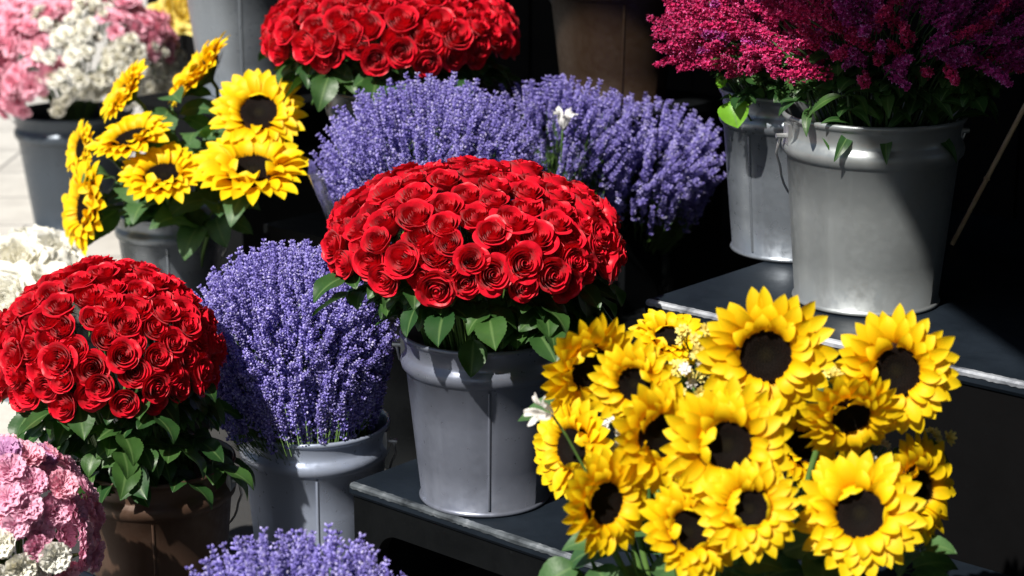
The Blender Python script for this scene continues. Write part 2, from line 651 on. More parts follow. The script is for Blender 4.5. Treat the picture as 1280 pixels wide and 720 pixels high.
def disc_mesh(seed):
    rs = random.Random(seed)
    mb = MB()
    prof = [(0.0, 0.03), (0.12, 0.035), (0.25, 0.065), (0.36, 0.075), (0.44, 0.03), (0.46, -0.04)]
    rows = [[(max(r, 0.001) * math.cos(2 * PI * k / 28), max(r, 0.001) * math.sin(2 * PI * k / 28), z) for k in range(28)] for r, z in prof]
    mb.grid(rows, [[r / 0.46] * 28 for r, z in prof], wrap=True)
    for k in range(330):       # florets in a spiral
        r = 0.445 * math.sqrt((k + 0.5) / 330)
        a = k * 2.39996
        z = np.interp(r, [p[0] for p in prof], [p[1] for p in prof])
        h = 0.035 + 0.035 * (r / 0.445) ** 2 + rs.uniform(-.01, .01)
        q = 0.012
        c = Vector((r * math.cos(a), r * math.sin(a), z - 0.005))
        t = 0.2 + 0.8 * (r / 0.445) ** 3 * rs.random()
        vs = [c + Vector((q, 0, 0)), c + Vector((0, q, 0)), c + Vector((-q, 0, 0)), c + Vector((0, -q, 0)),
              c + Vector((rs.uniform(-.006, .006), rs.uniform(-.006, .006), h))]
        mb.add(vs, [(0, 1, 4), (1, 2, 4), (2, 3, 4), (3, 0, 4)], [t * .5] * 4 + [t])
    return mb.mesh('disc', M['disc'], False)


DISC = [disc_mesh(1), disc_mesh(2)]


def bract_mesh():
    mb = MB()
    mb.lathe([(0.04, -0.30), (0.09, -0.26), (0.30, -0.16), (0.47, -0.06), (0.48, -0.01)], 20)
    for k in range(22):
        a = 2 * PI * k / 22 + 0.1 * (k % 2)
        pts = []
        for j in range(5):
            b = j / 4
            r = 0.35 + 0.32 * b
            z = -0.16 + 0.16 * b - 0.05 * b * b
            wd = 0.055 * (1 - b) ** 0.6 + 0.001
            pts.append([(r * math.cos(a) - s_ * wd * math.sin(a), r * math.sin(a) + s_ * wd * math.cos(a), z - 0.01 * (k % 2)) for s_ in (-1, 0, 1)])
        mb.grid(pts)
    return mb.mesh('bracts', M['green'])


BRACT = bract_mesh()


def bud(mb, c, d, L, Rr, t, k=4):
    """small closed floret: a stretched octahedron"""
    d = Vector(d).normalized()
    a = d.orthogonal().normalized()
    b = d.cross(a)
    c = Vector(c)
    vs = [c] + [c + d * L * 0.6 + (a * math.cos(2 * PI * i / k) + b * math.sin(2 * PI * i / k)) * Rr for i in range(k)] + [c + d * L]
    fs = []
    for i in range(k):
        j = (i + 1) % k
        fs += [(0, 1 + j, 1 + i), (k + 1, 1 + i, 1 + j)]
    mb.add(vs, fs, [t * 0.5] + [t] * k + [min(1, t + .15)])


def lav_spike(seed, L=0.062):
    rs = random.Random(seed)
    mb = MB()
    mb.tube([(0, 0, -0.004), (0.001, 0, L * .5), (0, 0, L * .95)], [0.001, 0.0009, 0.0006], 4, t=0.1)
    nw = 8
    for wv in range(nw):
        f = wv / (nw - 1)
        z = L * (0.02 + 0.90 * f) + (0 if wv else -0.012)
        nb = 6 if f < .85 else 4
        rr = 0.0042 * (1 - 0.5 * f)
        ph = rs.uniform(0, 6)
        for k in range(nb):
            a = ph + 2 * PI * k / nb + rs.uniform(-.25, .25)
            dr = Vector((math.cos(a), math.sin(a), rs.uniform(0.6, 1.1)))
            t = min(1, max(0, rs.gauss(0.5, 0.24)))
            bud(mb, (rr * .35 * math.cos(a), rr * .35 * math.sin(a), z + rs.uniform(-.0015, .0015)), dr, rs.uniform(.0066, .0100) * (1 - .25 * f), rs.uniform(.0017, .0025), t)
    return mb


LAVMB = [lav_spike(s, 0.050 + 0.004 * (s % 5)) for s in range(8)]
LAV = [m.mesh('flower_spike', M['lav'], False) for m in LAVMB]
mb = MB()
mb.tube([(0, 0, 0), (0.0008, 0, 0.5), (0, 0, 1.0)], [0.0012, 0.0011, 0.001], 4)
for k, z in enumerate((0.55, 0.62, 0.7, 0.76)):
    a = k * 2.2
    for sgn in (0, PI):
        ca, sa = math.cos(a + sgn), math.sin(a + sgn)
        mb.add([(0, 0, z), (0.008 * ca - 0.0012 * sa, 0.008 * sa + 0.0012 * ca, z + .05), (0.014 * ca, 0.014 * sa, z + .11), (0.008 * ca + 0.0012 * sa, 0.008 * sa - 0.0012 * ca, z + .05)], [(0, 1, 2, 3)])
LSTEMMB = mb
LSTEM = mb.mesh('stem', M['green'])


def plume(seed, mat, L=0.10):
    """spike of many small five-petalled florets"""
    rs = random.Random(seed)
    mb = MB()
    mb.tube([(0, 0, -0.02), (0.002, 0, L * .5), (0, 0.001, L)], [0.0016, 0.0013, 0.0007], 5, t=0.05)
    nfl = 60
    for k in range(nfl):
        f = (k + rs.random()) / nfl
        a = k * 2.4 + rs.uniform(-.3, .3)
        rad = 0.013 * (1 - 0.55 * f) * rs.uniform(.7, 1.15)
        d = Vector((math.cos(a), math.sin(a), rs.uniform(0.2, 0.9))).normalized()
        c = Vector((rad * math.cos(a), rad * math.sin(a), L * f + rs.uniform(-.003, .003)))
        u = d.orthogonal().normalized()
        v = d.cross(u)
        t = min(1, max(0, rs.gauss(.55, .26)))
        ph = rs.uniform(0, 6)
        s = rs.uniform(.0042, .0062)
        vs = [c - d * 0.003]
        for i in range(10):
            an = ph + 2 * PI * i / 10
            q = s * (1.0 if i % 2 == 0 else 0.55)
            vs.append(c + (u * math.cos(an) + v * math.sin(an)) * q + d * (0.0012 if i % 2 == 0 else 0))
        mb.add(vs, [(0, 1 + i, 1 + (i + 1) % 10) for i in range(10)], [t * .4] + [t] * 10)
        if k % 3 == 0:
            bud(mb, c, d, .006, .0016, min(1, t + .3))
    return mb.mesh('flower_spike', M[mat], False)


PLR = [plume(s, 'burg', 0.085 + .01 * (s % 3)) for s in range(5)]
PLP = [plume(s + 10, 'purp', 0.085 + .01 * (s % 3)) for s in range(4)]


def mum_mesh(seed, mat, R=0.017, layers=((14, 1.0, 0.15), (12, 0.8, 0.5), (10, 0.6, 0.9), (7, 0.4, 1.2))):
    rs = random.Random(seed)
    mb = MB()
    for n_, rad, th in layers:
        ph = rs.uniform(0, 6)
        for k in range(n_):
            a = ph + 2 * PI * k / n_ + rs.uniform(-.1, .1)
            L = R * rad * rs.uniform(.88, 1.1)
            pts = []
            t2 = th
            x = z = 0
            for j in range(5):
                b = j / 4
                wd = R * 0.22 * (0.5 + .5 * math.sin(b * PI * .8)) * (1.0 if b < .95 else .5)
                pts.append([((x) * math.cos(a) - s_ * wd * math.sin(a), x * math.sin(a) + s_ * wd * math.cos(a), z + abs(s_) * wd * .3) for s_ in (-1, 0, 1)])
                x += L / 4 * math.cos(t2)
                z += L / 4 * math.sin(t2)
                t2 += rs.uniform(-.1, .22)
            mb.grid(pts)
    return mb.mesh('flower_head', M[mat])


def ruffle_mesh(seed, mat, R=0.03):
    """carnation: fans of frilled petals"""
    rs = random.Random(seed)
    mb = MB()
    for n_, r0, th in ((9, 1.0, 0.25), (9, 0.85, 0.62), (8, 0.62, 0.98), (6, .42, 1.28)):
        ph = rs.uniform(0, 6)
        for k in range(n_):
            a = ph + 2 * PI * k / n_
            w1 = rs.uniform(0, 6)
            pts = []
            for j in range(6):
                b = j / 5
                row = []
                for i in range(11):
                    s_ = -1 + 2 * i / 10
                    wid = 0.78 * (0.25 + .75 * b)
                    L = R * r0 * b * (1 - .12 * s_ * s_ + (.035 * (1 if i % 2 else -1) if j == 5 else 0))
                    ruf = R * 0.10 * b * b * math.sin(s_ * 7 + w1)
                    x = L * math.cos(th - .5 * b) - ruf * math.sin(th)
                    z = L * math.sin(th) + ruf * math.cos(th) + .004
                    aa = a + s_ * wid
                    row.append((x * math.cos(aa), x * math.sin(aa), z))
                pts.append(row)
            mb.grid(pts)
    return mb.mesh('blossom', M[mat])


def peony_mesh(seed, mat='cream'):
    rs = random.Random(seed)
    mb = MB()
    ph = 0
    for n_, R, H, wid, curl in ((5, 0.012, 0.042, 2.0, -0.003), (6, 0.022, 0.048, 1.6, 0.0), (7, 0.034, 0.048, 1.3, 0.006), (8, 0.046, 0.042, 1.15, 0.016), (8, 0.056, 0.030, 1.05, 0.024)):
        for k in range(n_):
            cup_petal(mb, ph + 2 * PI * k / n_ + rs.uniform(-.15, .15), R * rs.uniform(.9, 1.1), 0.002, H * rs.uniform(.85, 1.1), wid, curl * rs.uniform(.6, 1.4), rs.random(), wave=.003)
        ph += .5
    return mb.mesh('blossom', M[mat])


# ------------------------------------------------------------------ buckets
def bucket_profile(R, H, Rb):
    """outer profile bottom to top, radius and height"""
    def body(z):
        return Rb + (R * 0.955 - Rb) * (z / (H * 0.78))
    s = H / 0.30
    return body, [(Rb * 0.2, 0.006), (Rb * .96, 0.006), (Rb * .98, 0.0), (Rb + .003 * s, 0.0), (Rb + .0045 * s, 0.003 * s), (Rb + .003 * s, 0.006 * s), (Rb + .0005, 0.008 * s),
                  (body(H * .25), H * .25), (body(H * .5), H * .5), (body(H * .768), H * .768), (body(H * .775) + .0015, H * .772), (R * 0.965 + .002, H * .780),
                  (R * 1.0 + .001, H * .797), (R * 1.012 + .001, H * .823), (R * 1.005, H * .850), (R * .975, H * .868), (R * .962, H * .885), (R * .968, H * .915), (R * .985, H * .95),
                  (R * 1.0, H * .965), (R * 1.018, H * .972), (R * 1.028, H * .985), (R * 1.02, H * .997), (R * 1.0, H * 1.0), (R * .985, H * .992),
                  (R * .965, H * .95), (R * .945, H * .885), (R * .99, H * .83), (R * .94, H * .77), (Rb * .97, 0.02), (Rb * .2, 0.014)]


def bucket(x, y, z, mat, label, R=0.138, H=0.30, Rb=0.112, seam=-PI / 2 + 0.1, ear=0.0, bail=1, group='metal flower buckets'):
    t = thing('bucket', (x, y, z), label, 'bucket', group)
    body, prof = bucket_profile(R, H, Rb)
    mb = MB()
    mb.lathe(prof, 72)
    part('body', mb.mesh('body', M[mat]), t)
    mb = MB()      # folded side seam
    rows = []
    for k in range(9):
        zz = 0.012 + (H * .755 - .012) * k / 8
        r = body(zz) + .0016
        rows.append([(r0 * math.cos(seam + a), r0 * math.sin(seam + a), zz) for a, r0 in ((-.022, r - .003), (-.018, r), (.016, r), (.02, r - .003))])
    mb.grid(rows)
    part('seam', mb.mesh('seam', M[mat]), t)
    pts = []
    for k in range(25):
        a = PI * k / 24
        zz = H * .88 - (H * .52) * math.sin(a) ** .8
        r = (body(min(zz, H * .77)) if zz < H * .76 else R * 1.0) + .012
        an = ear + bail * a
        pts.append((r * math.cos(an), r * math.sin(an), zz))
    mb = MB()
    mb.tube(pts, .0022, 6)
    h = part('handle', mb.mesh('handle', M['zinc']), t)
    for s_ in (0, PI):
        mb = MB()
        an = ear + s_
        c = Vector((math.cos(an), math.sin(an), 0))
        mb.box(tuple(c * (R * .985) + Vector((0, 0, H * .895))), (.008, .028, .034), an)
        mb.tube([c * (R * .97) + Vector((0, 0, H * .885)), c * (R * 1.0 + .018) + Vector((0, 0, H * .885))], .0045, 8)
        part('handle_lug', mb.mesh('handle_lug', M['zinc'], False), t)
    return Vector((x, y, z)), Vector((x, y, z + H))


# ------------------------------------------------------------------ setting
mb = MB()
mb.add([(-60, -20, 0), (60, -20, 0), (60, 120, 0), (-60, 120, 0)], [(0, 1, 2, 3)])
g = solo('ground', mb.mesh('ground', M['asphalt'], False), None, None, kind='structure')
mb = MB()
mb.add([(-40, 1.6, .004), (-.72, 1.6, .004), (-.98, 3.6, .004), (-1.1, 6.5, .004), (-1.2, 60, .004), (-40, 60, .004)], [(0, 1, 2, 3, 4, 5)])
g = solo('pavement', mb.mesh('pavement', M['pave'], False), None, None, kind='structure')

UA = math.atan2(-.66, .75)
u = Vector((math.cos(UA), math.sin(UA), 0))
nn = Vector((-math.sin(UA), math.cos(UA), 0))


def tier(name, O, du, dn, h, label, opening=True, topmat='slate', trim='edge', top_t=0.022):
    """low display bench: O = front left corner on the ground"""
    t = thing(name, (O[0], O[1], 0), label, 'display bench')
    t.rotation_euler = (0, 0, UA)
    # top slab, slightly rounded front edge
    mb = MB()
    e = .006
    prof = [(0, h - top_t), (-.004, h - top_t + e), (-.004, h - e), (-.0015, h - .0015), (e, h), (dn, h), (dn, h - top_t)]
    rows = [[(x, p[0], p[1]) for p in prof] for x in (-.003, .001, du - .001, du + .003)]
    mb.grid(rows)
    mb.f.append(tuple(range(len(prof))))
    mb.f.append(tuple(len(prof) * 3 + k for k in range(len(prof)))[::-1])
    part('top', mb.mesh('top', M[topmat], False), t)
    # front panel with rounded openings
    mb = MB()
    th = .024
    zt = h - top_t - .001
    if opening:
        ops = []
        x = .055
        while x < du - .2:
            ops.append((x, min(x + .62, du - .06)))
            x += .70
        rail = zt - .05
        mb.box((du / 2, th / 2 + .003, (zt + rail) / 2), (du, th, zt - rail))
        xs = [0] + [v for o_ in ops for v in o_] + [du]
        for a, b in zip(xs[0::2], xs[1::2]):
            mb.box(((a + b) / 2, th / 2 + .003, rail / 2), (b - a, th, rail))
        for a, b in ops:      # fillets in the upper corners
            for cx, sg in ((a, 1), (b, -1)):
                r = .045
                arc = [(cx + sg * (r - r * math.sin(q)), rail - (r - r * math.cos(q))) for q in [PI / 2 * k / 7 for k in range(8)]]
                # arc from (cx, rail-r) .. (cx+r, rail)
                ring = [(cx, rail)] + arc
                n0 = len(ring)
                vs = [(p[0], .003, p[1]) for p in ring] + [(p[0], .003 + th, p[1]) for p in ring]
                fs = [tuple(range(n0)), tuple(range(n0, 2 * n0))[::-1]] + [(k, (k + 1) % n0, n0 + (k + 1) % n0, n0 + k) for k in range(n0)]
                mb.add(vs, fs)
    else:
        mb.box((du / 2, th / 2 + .003, zt / 2), (du, th, zt))
    part('front_panel', mb.mesh('front_panel', M['black'] if opening else M['wall'], False), t)
    for xx in (th / 2, du - th / 2):
        mb = MB()
        mb.box((xx, th + .004 + (dn - th) / 2, zt / 2), (th, dn - th - .004, zt))
        part('end_panel', mb.mesh('end_panel', M['black'], False), t)
    # worn nosing along the front edge, ragged
    mb = MB()
    rs = random.Random(len(name) + int(du * 100))
    rows = []
    k = int(du / .006)
    for i in range(k):
        x = du * i / (k - 1)
        j = rs.uniform(0, .0022)
        rows.append([(x, -.0055, h - .006 - j), (x, -.0062, h - .002), (x, -.003, h + .0014), (x, .0030 + j * 1.2, h + .0016), (x, .0040 + j * 1.2, h + .0002)])
    mb.grid(rows)
    part('edge_strip', mb.mesh('edge_strip', M[trim], False), t)
    return t


OA = Vector((-.268, 3.14, 0))
tier('display_bench', OA, 1.9, .374, .23, 'low black bench with rounded openings under the graphite rose bucket', True, 'slate', 'edge2')
OB = Vector((.227, 3.206, 0))
tier('display_bench', OB, 1.9, .95, .53, 'tall black bench with worn pale edge under the two right-hand buckets', False, 'slate', 'edge')


def plinth(x, y, sx, sy, h, label):
    mb = MB()
    t = thing('display_plinth', (x, y, 0), label, 'plinth', 'low black plinths behind the benches')
    t.rotation_euler = (0, 0, UA)
    mb.box((0, 0, (h - .02) / 2), (sx - .02, sy - .02, h - .02))
    part('carcass', mb.mesh('carcass', M['black'], False), t)
    mb = MB()
    mb.box((0, 0, h - .0095), (sx, sy, .019))
    part('top', mb.mesh('top', M['black'], False), t)


wb0, wb1 = Vector((-1.30, 6.75, 0)), Vector((3.6, 2.44, 0))
wc = (wb0 + wb1) / 2
wl = (wb1 - wb0).length
wa = math.atan2((wb1 - wb0).y, (wb1 - wb0).x)
t = thing('shop_wall', wc, 'unlit charcoal boarded shop wall behind the whole display', 'wall')
t.rotation_euler = (0, 0, wa)
nbd = 34
mb = MB()
for k in range(nbd):
    x = -wl / 2 + wl * (k + .5) / nbd
    mb.box((x, .1 + .004 * (k % 2), 1.4), (wl / nbd - .006, .04, 2.8))
mb.box((0, .16, 1.4), (wl, .06, 2.8))
part('boarding', mb.mesh('boarding', M['wall'], False), t)
mb = MB()
mb.box((0, .06, .09), (wl, .03, .18))
part('skirting', mb.mesh('skirting', M['wall'], False), t)

# canvas canopy that shades the right and the back
CZ = 2.3
k_ = (CZ - .85) / SUN.z
shift = Vector((SUN.x * k_, SUN.y * k_, 0))
pA = Vector((.33, 4.30, 0)) + shift
pB = Vector((.52, 3.15, 0)) + shift
dr = (pB - pA).normalized()
e0 = pA - dr * 2.2
e1 = pB + dr * 1.25
t = thing('canopy', (e1.x, e1.y, 0), 'dark green canvas stall canopy on posts over the back of the stall', 'canopy')
poly = [Vector((-1.23, 7.1, 0)) + shift, Vector((-.10, 4.44, 0)) + shift, pA, e1, Vector((2.6, -.2, 0)), Vector((3.9, 2.5, 0)), Vector((-1.0, 7.0, 0))]
mb = MB()
nP = len(poly)
mb.add([(p.x - e1.x, p.y - e1.y, CZ) for p in poly] + [(p.x - e1.x, p.y - e1.y, CZ + .012) for p in poly],
       [tuple(range(nP))[::-1], tuple(range(nP, 2 * nP))] + [(i, (i + 1) % nP, nP + (i + 1) % nP, nP + i) for i in range(nP)])
part('canvas_top', mb.mesh('canvas_top', M['canvas'], False), t)
for p in (Vector((2.6, -.1, 0)), Vector((3.7, 2.2, 0))):
    mb = MB()
    q = Vector((p.x - e1.x, p.y - e1.y, 0))
    mb.tube([q, q + Vector((0, 0, CZ - .002))], .02, 10)
    part('post', mb.mesh('post', M['b_dark']), t)


# second canopy over the aisle where the photographer stands
poly = [Vector((-2.6, .45, 0)), Vector((-2.6, -3.2, 0)), Vector((3.2, -3.2, 0)), Vector((3.2, .3, 0)), Vector((.9, .45, 0))]
t = thing('canopy', (-2.6, -3.2, 0), 'second dark green canvas canopy over the aisle in front of the stall', 'canopy')
mb = MB()
nP = len(poly)
o_ = Vector((2.6, 3.2, 0))
mb.add([(p.x + o_.x, p.y + o_.y, 2.38) for p in poly] + [(p.x + o_.x, p.y + o_.y, 2.392) for p in poly],
       [tuple(range(nP)), tuple(range(nP, 2 * nP))[::-1]] + [(i, (i + 1) % nP, nP + (i + 1) % nP, nP + i) for i in range(nP)])
part('canvas_top', mb.mesh('canvas_top', M['canvas'], False), t)
mb = MB()
rows = []
for k in range(60):
    y = -3.1 + 5.6 * k / 59
    x = 2.1 + .03 * math.sin(y * 14)
    rows.append([(x + o_.x, y + o_.y, .05), (x + o_.x, y + o_.y, 2.29)])
mb.grid(rows)
part('side_curtain', mb.mesh('side_curtain', M['canvas']), t)
for p in poly[:4]:
    mb = MB()
    q = p + o_
    mb.tube([q, q + Vector((0, 0, 2.378))], .02, 10)
    part('post', mb.mesh('post', M['b_dark']), t)


# ------------------------------------------------------------------ bouquets
def stem_mesh(p0, d0, mouth, bottom, r=0.0022, mat='green', n=9, pull=.09):
    pts = bez(p0, p0 - d0 * pull, mouth + Vector((0, 0, .05)), bottom, n)
    return pts


def ellipsoid_points(count, lat0, jit=.25, seed=0):
    """unit directions spread evenly above latitude lat0"""
    rs = random.Random(seed)
    z0 = math.sin(lat0)
    out = []
    for i in range(count):
        z = 1 - (i + .5 + rs.uniform(-jit, jit)) / count * (1 - z0)
        a = i * 2.39996 + rs.uniform(-jit, jit) * .25
        r = math.sqrt(max(0, 1 - z * z))
        out.append(Vector((r * math.cos(a), r * math.sin(a), z)))
    return out


ORD = ['leftmost', 'second', 'third', 'fourth', 'fifth', 'sixth', 'seventh', 'eighth', 'ninth', 'tenth', 'eleventh', 'twelfth', 'thirteenth', 'fourteenth']


def rose_bouquet(C, rad, base, mouth, count, scale, short, group, lat0=-.22, seed=0, nleaf=2, rm=.10, hang=.02):
    rs = random.Random(seed)
    made = []
    for i, d in enumerate(ellipsoid_points(count, lat0, .3, seed)):
        n_ = Vector((d.x / rad[0], d.y / rad[1], d.z / rad[2])).normalized()
        pos = C + Vector((d.x * rad[0], d.y * rad[1], d.z * rad[2])) * rs.uniform(.95, 1.04)
        view = (CAM - pos).normalized()
        if n_.dot(view) < -.20:
            continue
        ax = (n_ + Vector((rs.uniform(-.16, .16), rs.uniform(-.16, .16), rs.uniform(-.10, .16)))).normalized()
        s = scale * rs.uniform(.86, 1.14)
        made.append((pos, ax, s, n_.dot(view), d))
    # bottom edge row, seen from the front
    low = [m for m in made if m[4].z < lat0 + .30 and m[3] > .15]
    low.sort(key=lambda m: proj(m[0])[0])
    lowid = {id(m): k for k, m in enumerate(low)}
    top = max(made, key=lambda m: -proj(m[0])[1])
    for m in made:
        pos, ax, s, vd, d = m
        if id(m) in lowid:
            k = lowid[id(m)]
            if k == len(low) - 1:
                lab = 'rightmost red rose along the bottom edge of %s' % short
            else:
                lab = '%s red rose%s along the bottom edge of %s' % (ORD[k] if k < len(ORD) else 'further right', '' if k == 0 else ' from the left', short)
        elif vd < .05:
            lab = 'red rose on the far side of %s' % short
        elif m is top:
            lab = 'topmost red rose on the crown of %s' % short
        else:
            lab = 'red rose in the packed upper part of %s' % short
        ra = Vector((d.x, d.y, 0))
        bot = base + Vector((0, 0, .02)) + ra * (rm * .6)
        base_pt = pos - ax * (0.048 * s)     # foot of the blossom
        t = thing('rose', bot, lab, 'rose', group)
        part('blossom', rs.choice(ROSES), t, world=FR(base_pt, ax, rs.uniform(0, 6), s))
        part('calyx', CALYX, t, world=FR(base_pt, ax, rs.uniform(0, 6), s * 1.15))
        mouthp = mouth + ra * rm * .9
        pts = stem_mesh(base_pt, ax, mouthp, bot)
        mb = MB()
        mb.tube([p - bot for p in pts], .0024, 5)
        part('stem', mb.mesh('stem', M['green']), t)
        if d.z < .45 and vd > -.25:
            for q in range(nleaf if d.z < .2 else 1):
                f = rs.uniform(.30, .68)
                p = pts[int(f * (len(pts) - 1))]
                if p.z < mouth.z + .005:
                    p = pts[3]
                o = Vector((d.x, d.y, 0)).normalized()
                o = Matrix.Rotation(rs.uniform(-1.0, 1.0), 3, 'Z') @ o
                dd = (o + Vector((0, 0, max(rs.uniform(-.8, -.15), (mouth.z + hang - p.z) / .10)))).normalized()
                part('leaf', rs.choice(RLEAF), t, world=XFR(p, dd, Vector((rs.uniform(-.3, .3), rs.uniform(-.3, .3), 1)) + o * .5, rs.choice((.6, .75, .9, 1.0, 1.3)) * min(1.05, scale + .1)))
    return len(made)


# 1 centre roses
base, mouth = bucket(-.045, 3.085, .2315, 'b_centre', 'graphite tin bucket holding the central red roses on the low bench', R=.133, Rb=.104, H=.285, seam=-PI / 2 + .08, ear=3.0, bail=-1)
C1 = P(592, 307, 3.10)
nr = rose_bouquet(C1, (.242, .228, .136), base, mouth, 142, .82, 'the central bouquet', 'red roses in the central bouquet', lat0=-.16, seed=3)

hl = mouth + Vector((0, 0, 0))
rt = base + Vector((0, -.06, .03))
LH = big_leaf_mesh(90, .060, .046, 'leaf', .35, .012)
p = P(592, 415, 2.965)
t = thing('leafy_stem', rt, 'single leaf hanging over the front rim of the central graphite bucket', 'foliage')
mb = MB()
mb.tube([q - rt for q in bez(p, p + Vector((0, .03, .02)), rt + Vector((0, .02, .25)), rt)], .0018, 5)
part('stem', mb.mesh('stem', M['green']), t)
part('leaf', LH, t, world=XFR(p, face(-.05, -1, .22), face(.1, .15, 1), 1.0))
part('leaf', LH, t, world=XFR(p + Vector((0, .01, .01)), face(.8, .1, .4), face(0, .9, .5), .9))

# 2 left roses
Lb = P(190, 585, 3.06)
base, mouth = bucket(Lb.x, 3.10, 0, 'b_brown', 'brown tin bucket at lower left holding a tall dome of red roses', R=.127, H=.29, Rb=.100, ear=3.0, bail=-1)
C2 = P(134, 452, 3.08)
nr2 = rose_bouquet(C2, (.185, .175, .165), base, mouth, 146, .76, 'the lower left bouquet', 'red roses in the lower left bouquet', lat0=-.2, seed=5, hang=-.035, nleaf=3)

# 3 top roses
C3 = P(488, 48, 4.25)
plinth(C3.x, C3.y, .4, .4, .42, 'black plinth under the bucket of red roses at the top')
base, mouth = bucket(C3.x, C3.y, .4205, 'b_dark', 'dark tin bucket in shade under the uppermost red roses', R=.135, ear=3.0, bail=-1)
nr3 = rose_bouquet(C3, (.275, .25, .15), base, mouth, 134, .94, 'the uppermost bouquet', 'red roses in the uppermost bouquet', lat0=-.14, seed=8)
print('roses', nr, nr2, nr3)


# lavender ----------------------------------------------------------
STUFF = []     # sprigs that go into the one mass
IND = []


def lavender(C, rad, root, count, lat0, seed, label, group, scale=1.0, inner=True, skirt=0):
    rs = random.Random(seed)
    out = []
    for shell, cnt in ((1.0, count), (.80, int(count * .55) if inner else 0)):
        for d in ellipsoid_points(cnt, lat0, .45, seed + int(shell * 10)):
            tip = C + Vector((d.x * rad[0], d.y * rad[1], d.z * rad[2])) * shell * rs.uniform(.90, 1.09)
            ax = (tip - root).normalized()
            ax = (ax * .6 + d * .48 + Vector((rs.uniform(-.18, .18), rs.uniform(-.18, .18), rs.uniform(0, .25)))).normalized()
            n_ = Vector((d.x / rad[0], d.y / rad[1], d.z / rad[2])).normalized()
            vis = n_.dot((CAM - tip).normalized()) if shell == 1.0 else -1
            px, py = proj(tip)
            out.append((vis, tip, ax, rs.uniform(.85, 1.2) * scale, root, label, group, py))
    for i in range(skirt):       # lower spikes standing up round the skirt of the bunch
        a = -PI / 2 + rs.uniform(-2.3, 2.3)
        la = rs.uniform(-.70, .0)
        q = math.cos(la * .62) * rs.uniform(.80, 1.0)
        tip = C + Vector((math.cos(a) * rad[0] * q, math.sin(a) * rad[1] * q, math.sin(la) * rad[2] * 1.0))
        ax = ((tip - root).normalized() + Vector((rs.uniform(-.12, .12), rs.uniform(-.12, .12), rs.uniform(.2, .5)))).normalized()
        vis = Vector((math.cos(a), math.sin(a), .1)).dot((CAM - tip).normalized())
        out.append((vis, tip, ax, rs.uniform(.85, 1.15) * scale, root, label, group, proj(tip)[1]))
    return out


def sprig_parts(tip, ax, s, root):
    k = random.randrange(8)
    sl = (0.050 + 0.004 * (k % 5)) * s
    foot = tip - ax * sl
    return k, foot


def place_sprigs(items):
    for vis, tip, ax, s, root, label, group, py in items:
        k, foot = sprig_parts(tip, ax, s, root)
        sl = (foot - root).length
        sd = (foot - root).normalized()
        t = thing('lavender_sprig', root, label, 'lavender', group)
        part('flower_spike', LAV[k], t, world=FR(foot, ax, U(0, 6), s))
        part('stem', LSTEM, t, world=FR(root, sd) @ Matrix.Diagonal((1, 1, sl, 1)))


def mass_sprigs(items):
    V, F, T, MI = [], [], [], []
    off = 0
    ls_v = np.array(LSTEMMB.v)
    for vis, tip, ax, s, root, *_ in items:
        k, foot = sprig_parts(tip, ax, s, root)
        sl = (foot - root).length
        sd = (foot - root).normalized()
        val = U(-.12, .12)
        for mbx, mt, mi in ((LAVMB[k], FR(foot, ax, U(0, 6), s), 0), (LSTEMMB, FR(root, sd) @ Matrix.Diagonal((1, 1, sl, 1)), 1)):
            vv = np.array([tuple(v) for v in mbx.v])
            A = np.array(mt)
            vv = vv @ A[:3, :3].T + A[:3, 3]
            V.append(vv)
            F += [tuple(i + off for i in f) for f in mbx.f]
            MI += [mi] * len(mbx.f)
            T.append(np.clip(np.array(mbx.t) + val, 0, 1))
            off += len(vv)
    V = np.concatenate(V)
    m = bpy.data.meshes.new('lavender_mass')
    m.from_pydata(V.tolist(), [], F)
    a = m.attributes.new('t', 'FLOAT', 'POINT')
    a.data.foreach_set('value', np.concatenate(T).astype(np.float32))
    m.materials.append(M['lav'])
    m.materials.append(M['green'])
    m.polygons.foreach_set('material_index', MI)
    return m


def wrap(C, z0, z1, r0, r1, label, seed=0, mat='film', a0=0, a1=2 * PI):
    rs = random.Random(seed)
    mb = MB()
    rows = []
    ph = [rs.uniform(0, 6) for _ in range(6)]
    for j in range(10):
        b = j / 9
        row = []
        for i in range(73):
            a = a0 + (a1 - a0) * i / 72
            r = r0 + (r1 - r0) * b ** .8 + b * (.006 * math.sin(a * 9 + ph[0]) + .004 * math.sin(a * 17 + ph[1] + b * 3))
            z = z0 + (z1 - z0) * b * (1 + .10 * math.sin(a * 4 + ph[2]) + .05 * math.sin(a * 11 + ph[3]))
            row.append((r * math.cos(a), r * math.sin(a), z))
        rows.append(row)
    mb.grid(rows)
    return solo('cellophane_sleeve', mb.mesh('cellophane_sleeve', M[mat]), label, 'cellophane', (C.x, C.y, 0), 'cellophane sleeves round the flowers')


# lavender left
Bl = Vector((P(392, 525, 3.30).x, 3.31, 0))
base, mouth = bucket(Bl.x, Bl.y, 0, 'b_blue', 'pale blue-grey tin bucket holding lavender left of the low bench', R=.130, H=.285, Rb=.106, ear=3.0, bail=-1, seam=-PI / 2 + .12)
Cl = P(364, 418, 3.30)
L1 = lavender(Cl, (.176, .168, .158), Vector((Bl.x, Bl.y, .04)), 760, -.68, 21, 'violet-blue lavender sprig in the round bunch in the blue-grey bucket', 'lavender sprigs in the blue-grey bucket', skirt=320)
wrap(Bl, .25, .345, .118, .150, 'clear crinkled cellophane sleeve round the lavender in the blue-grey bucket', 4, 'film', PI * .72, PI * 1.42)

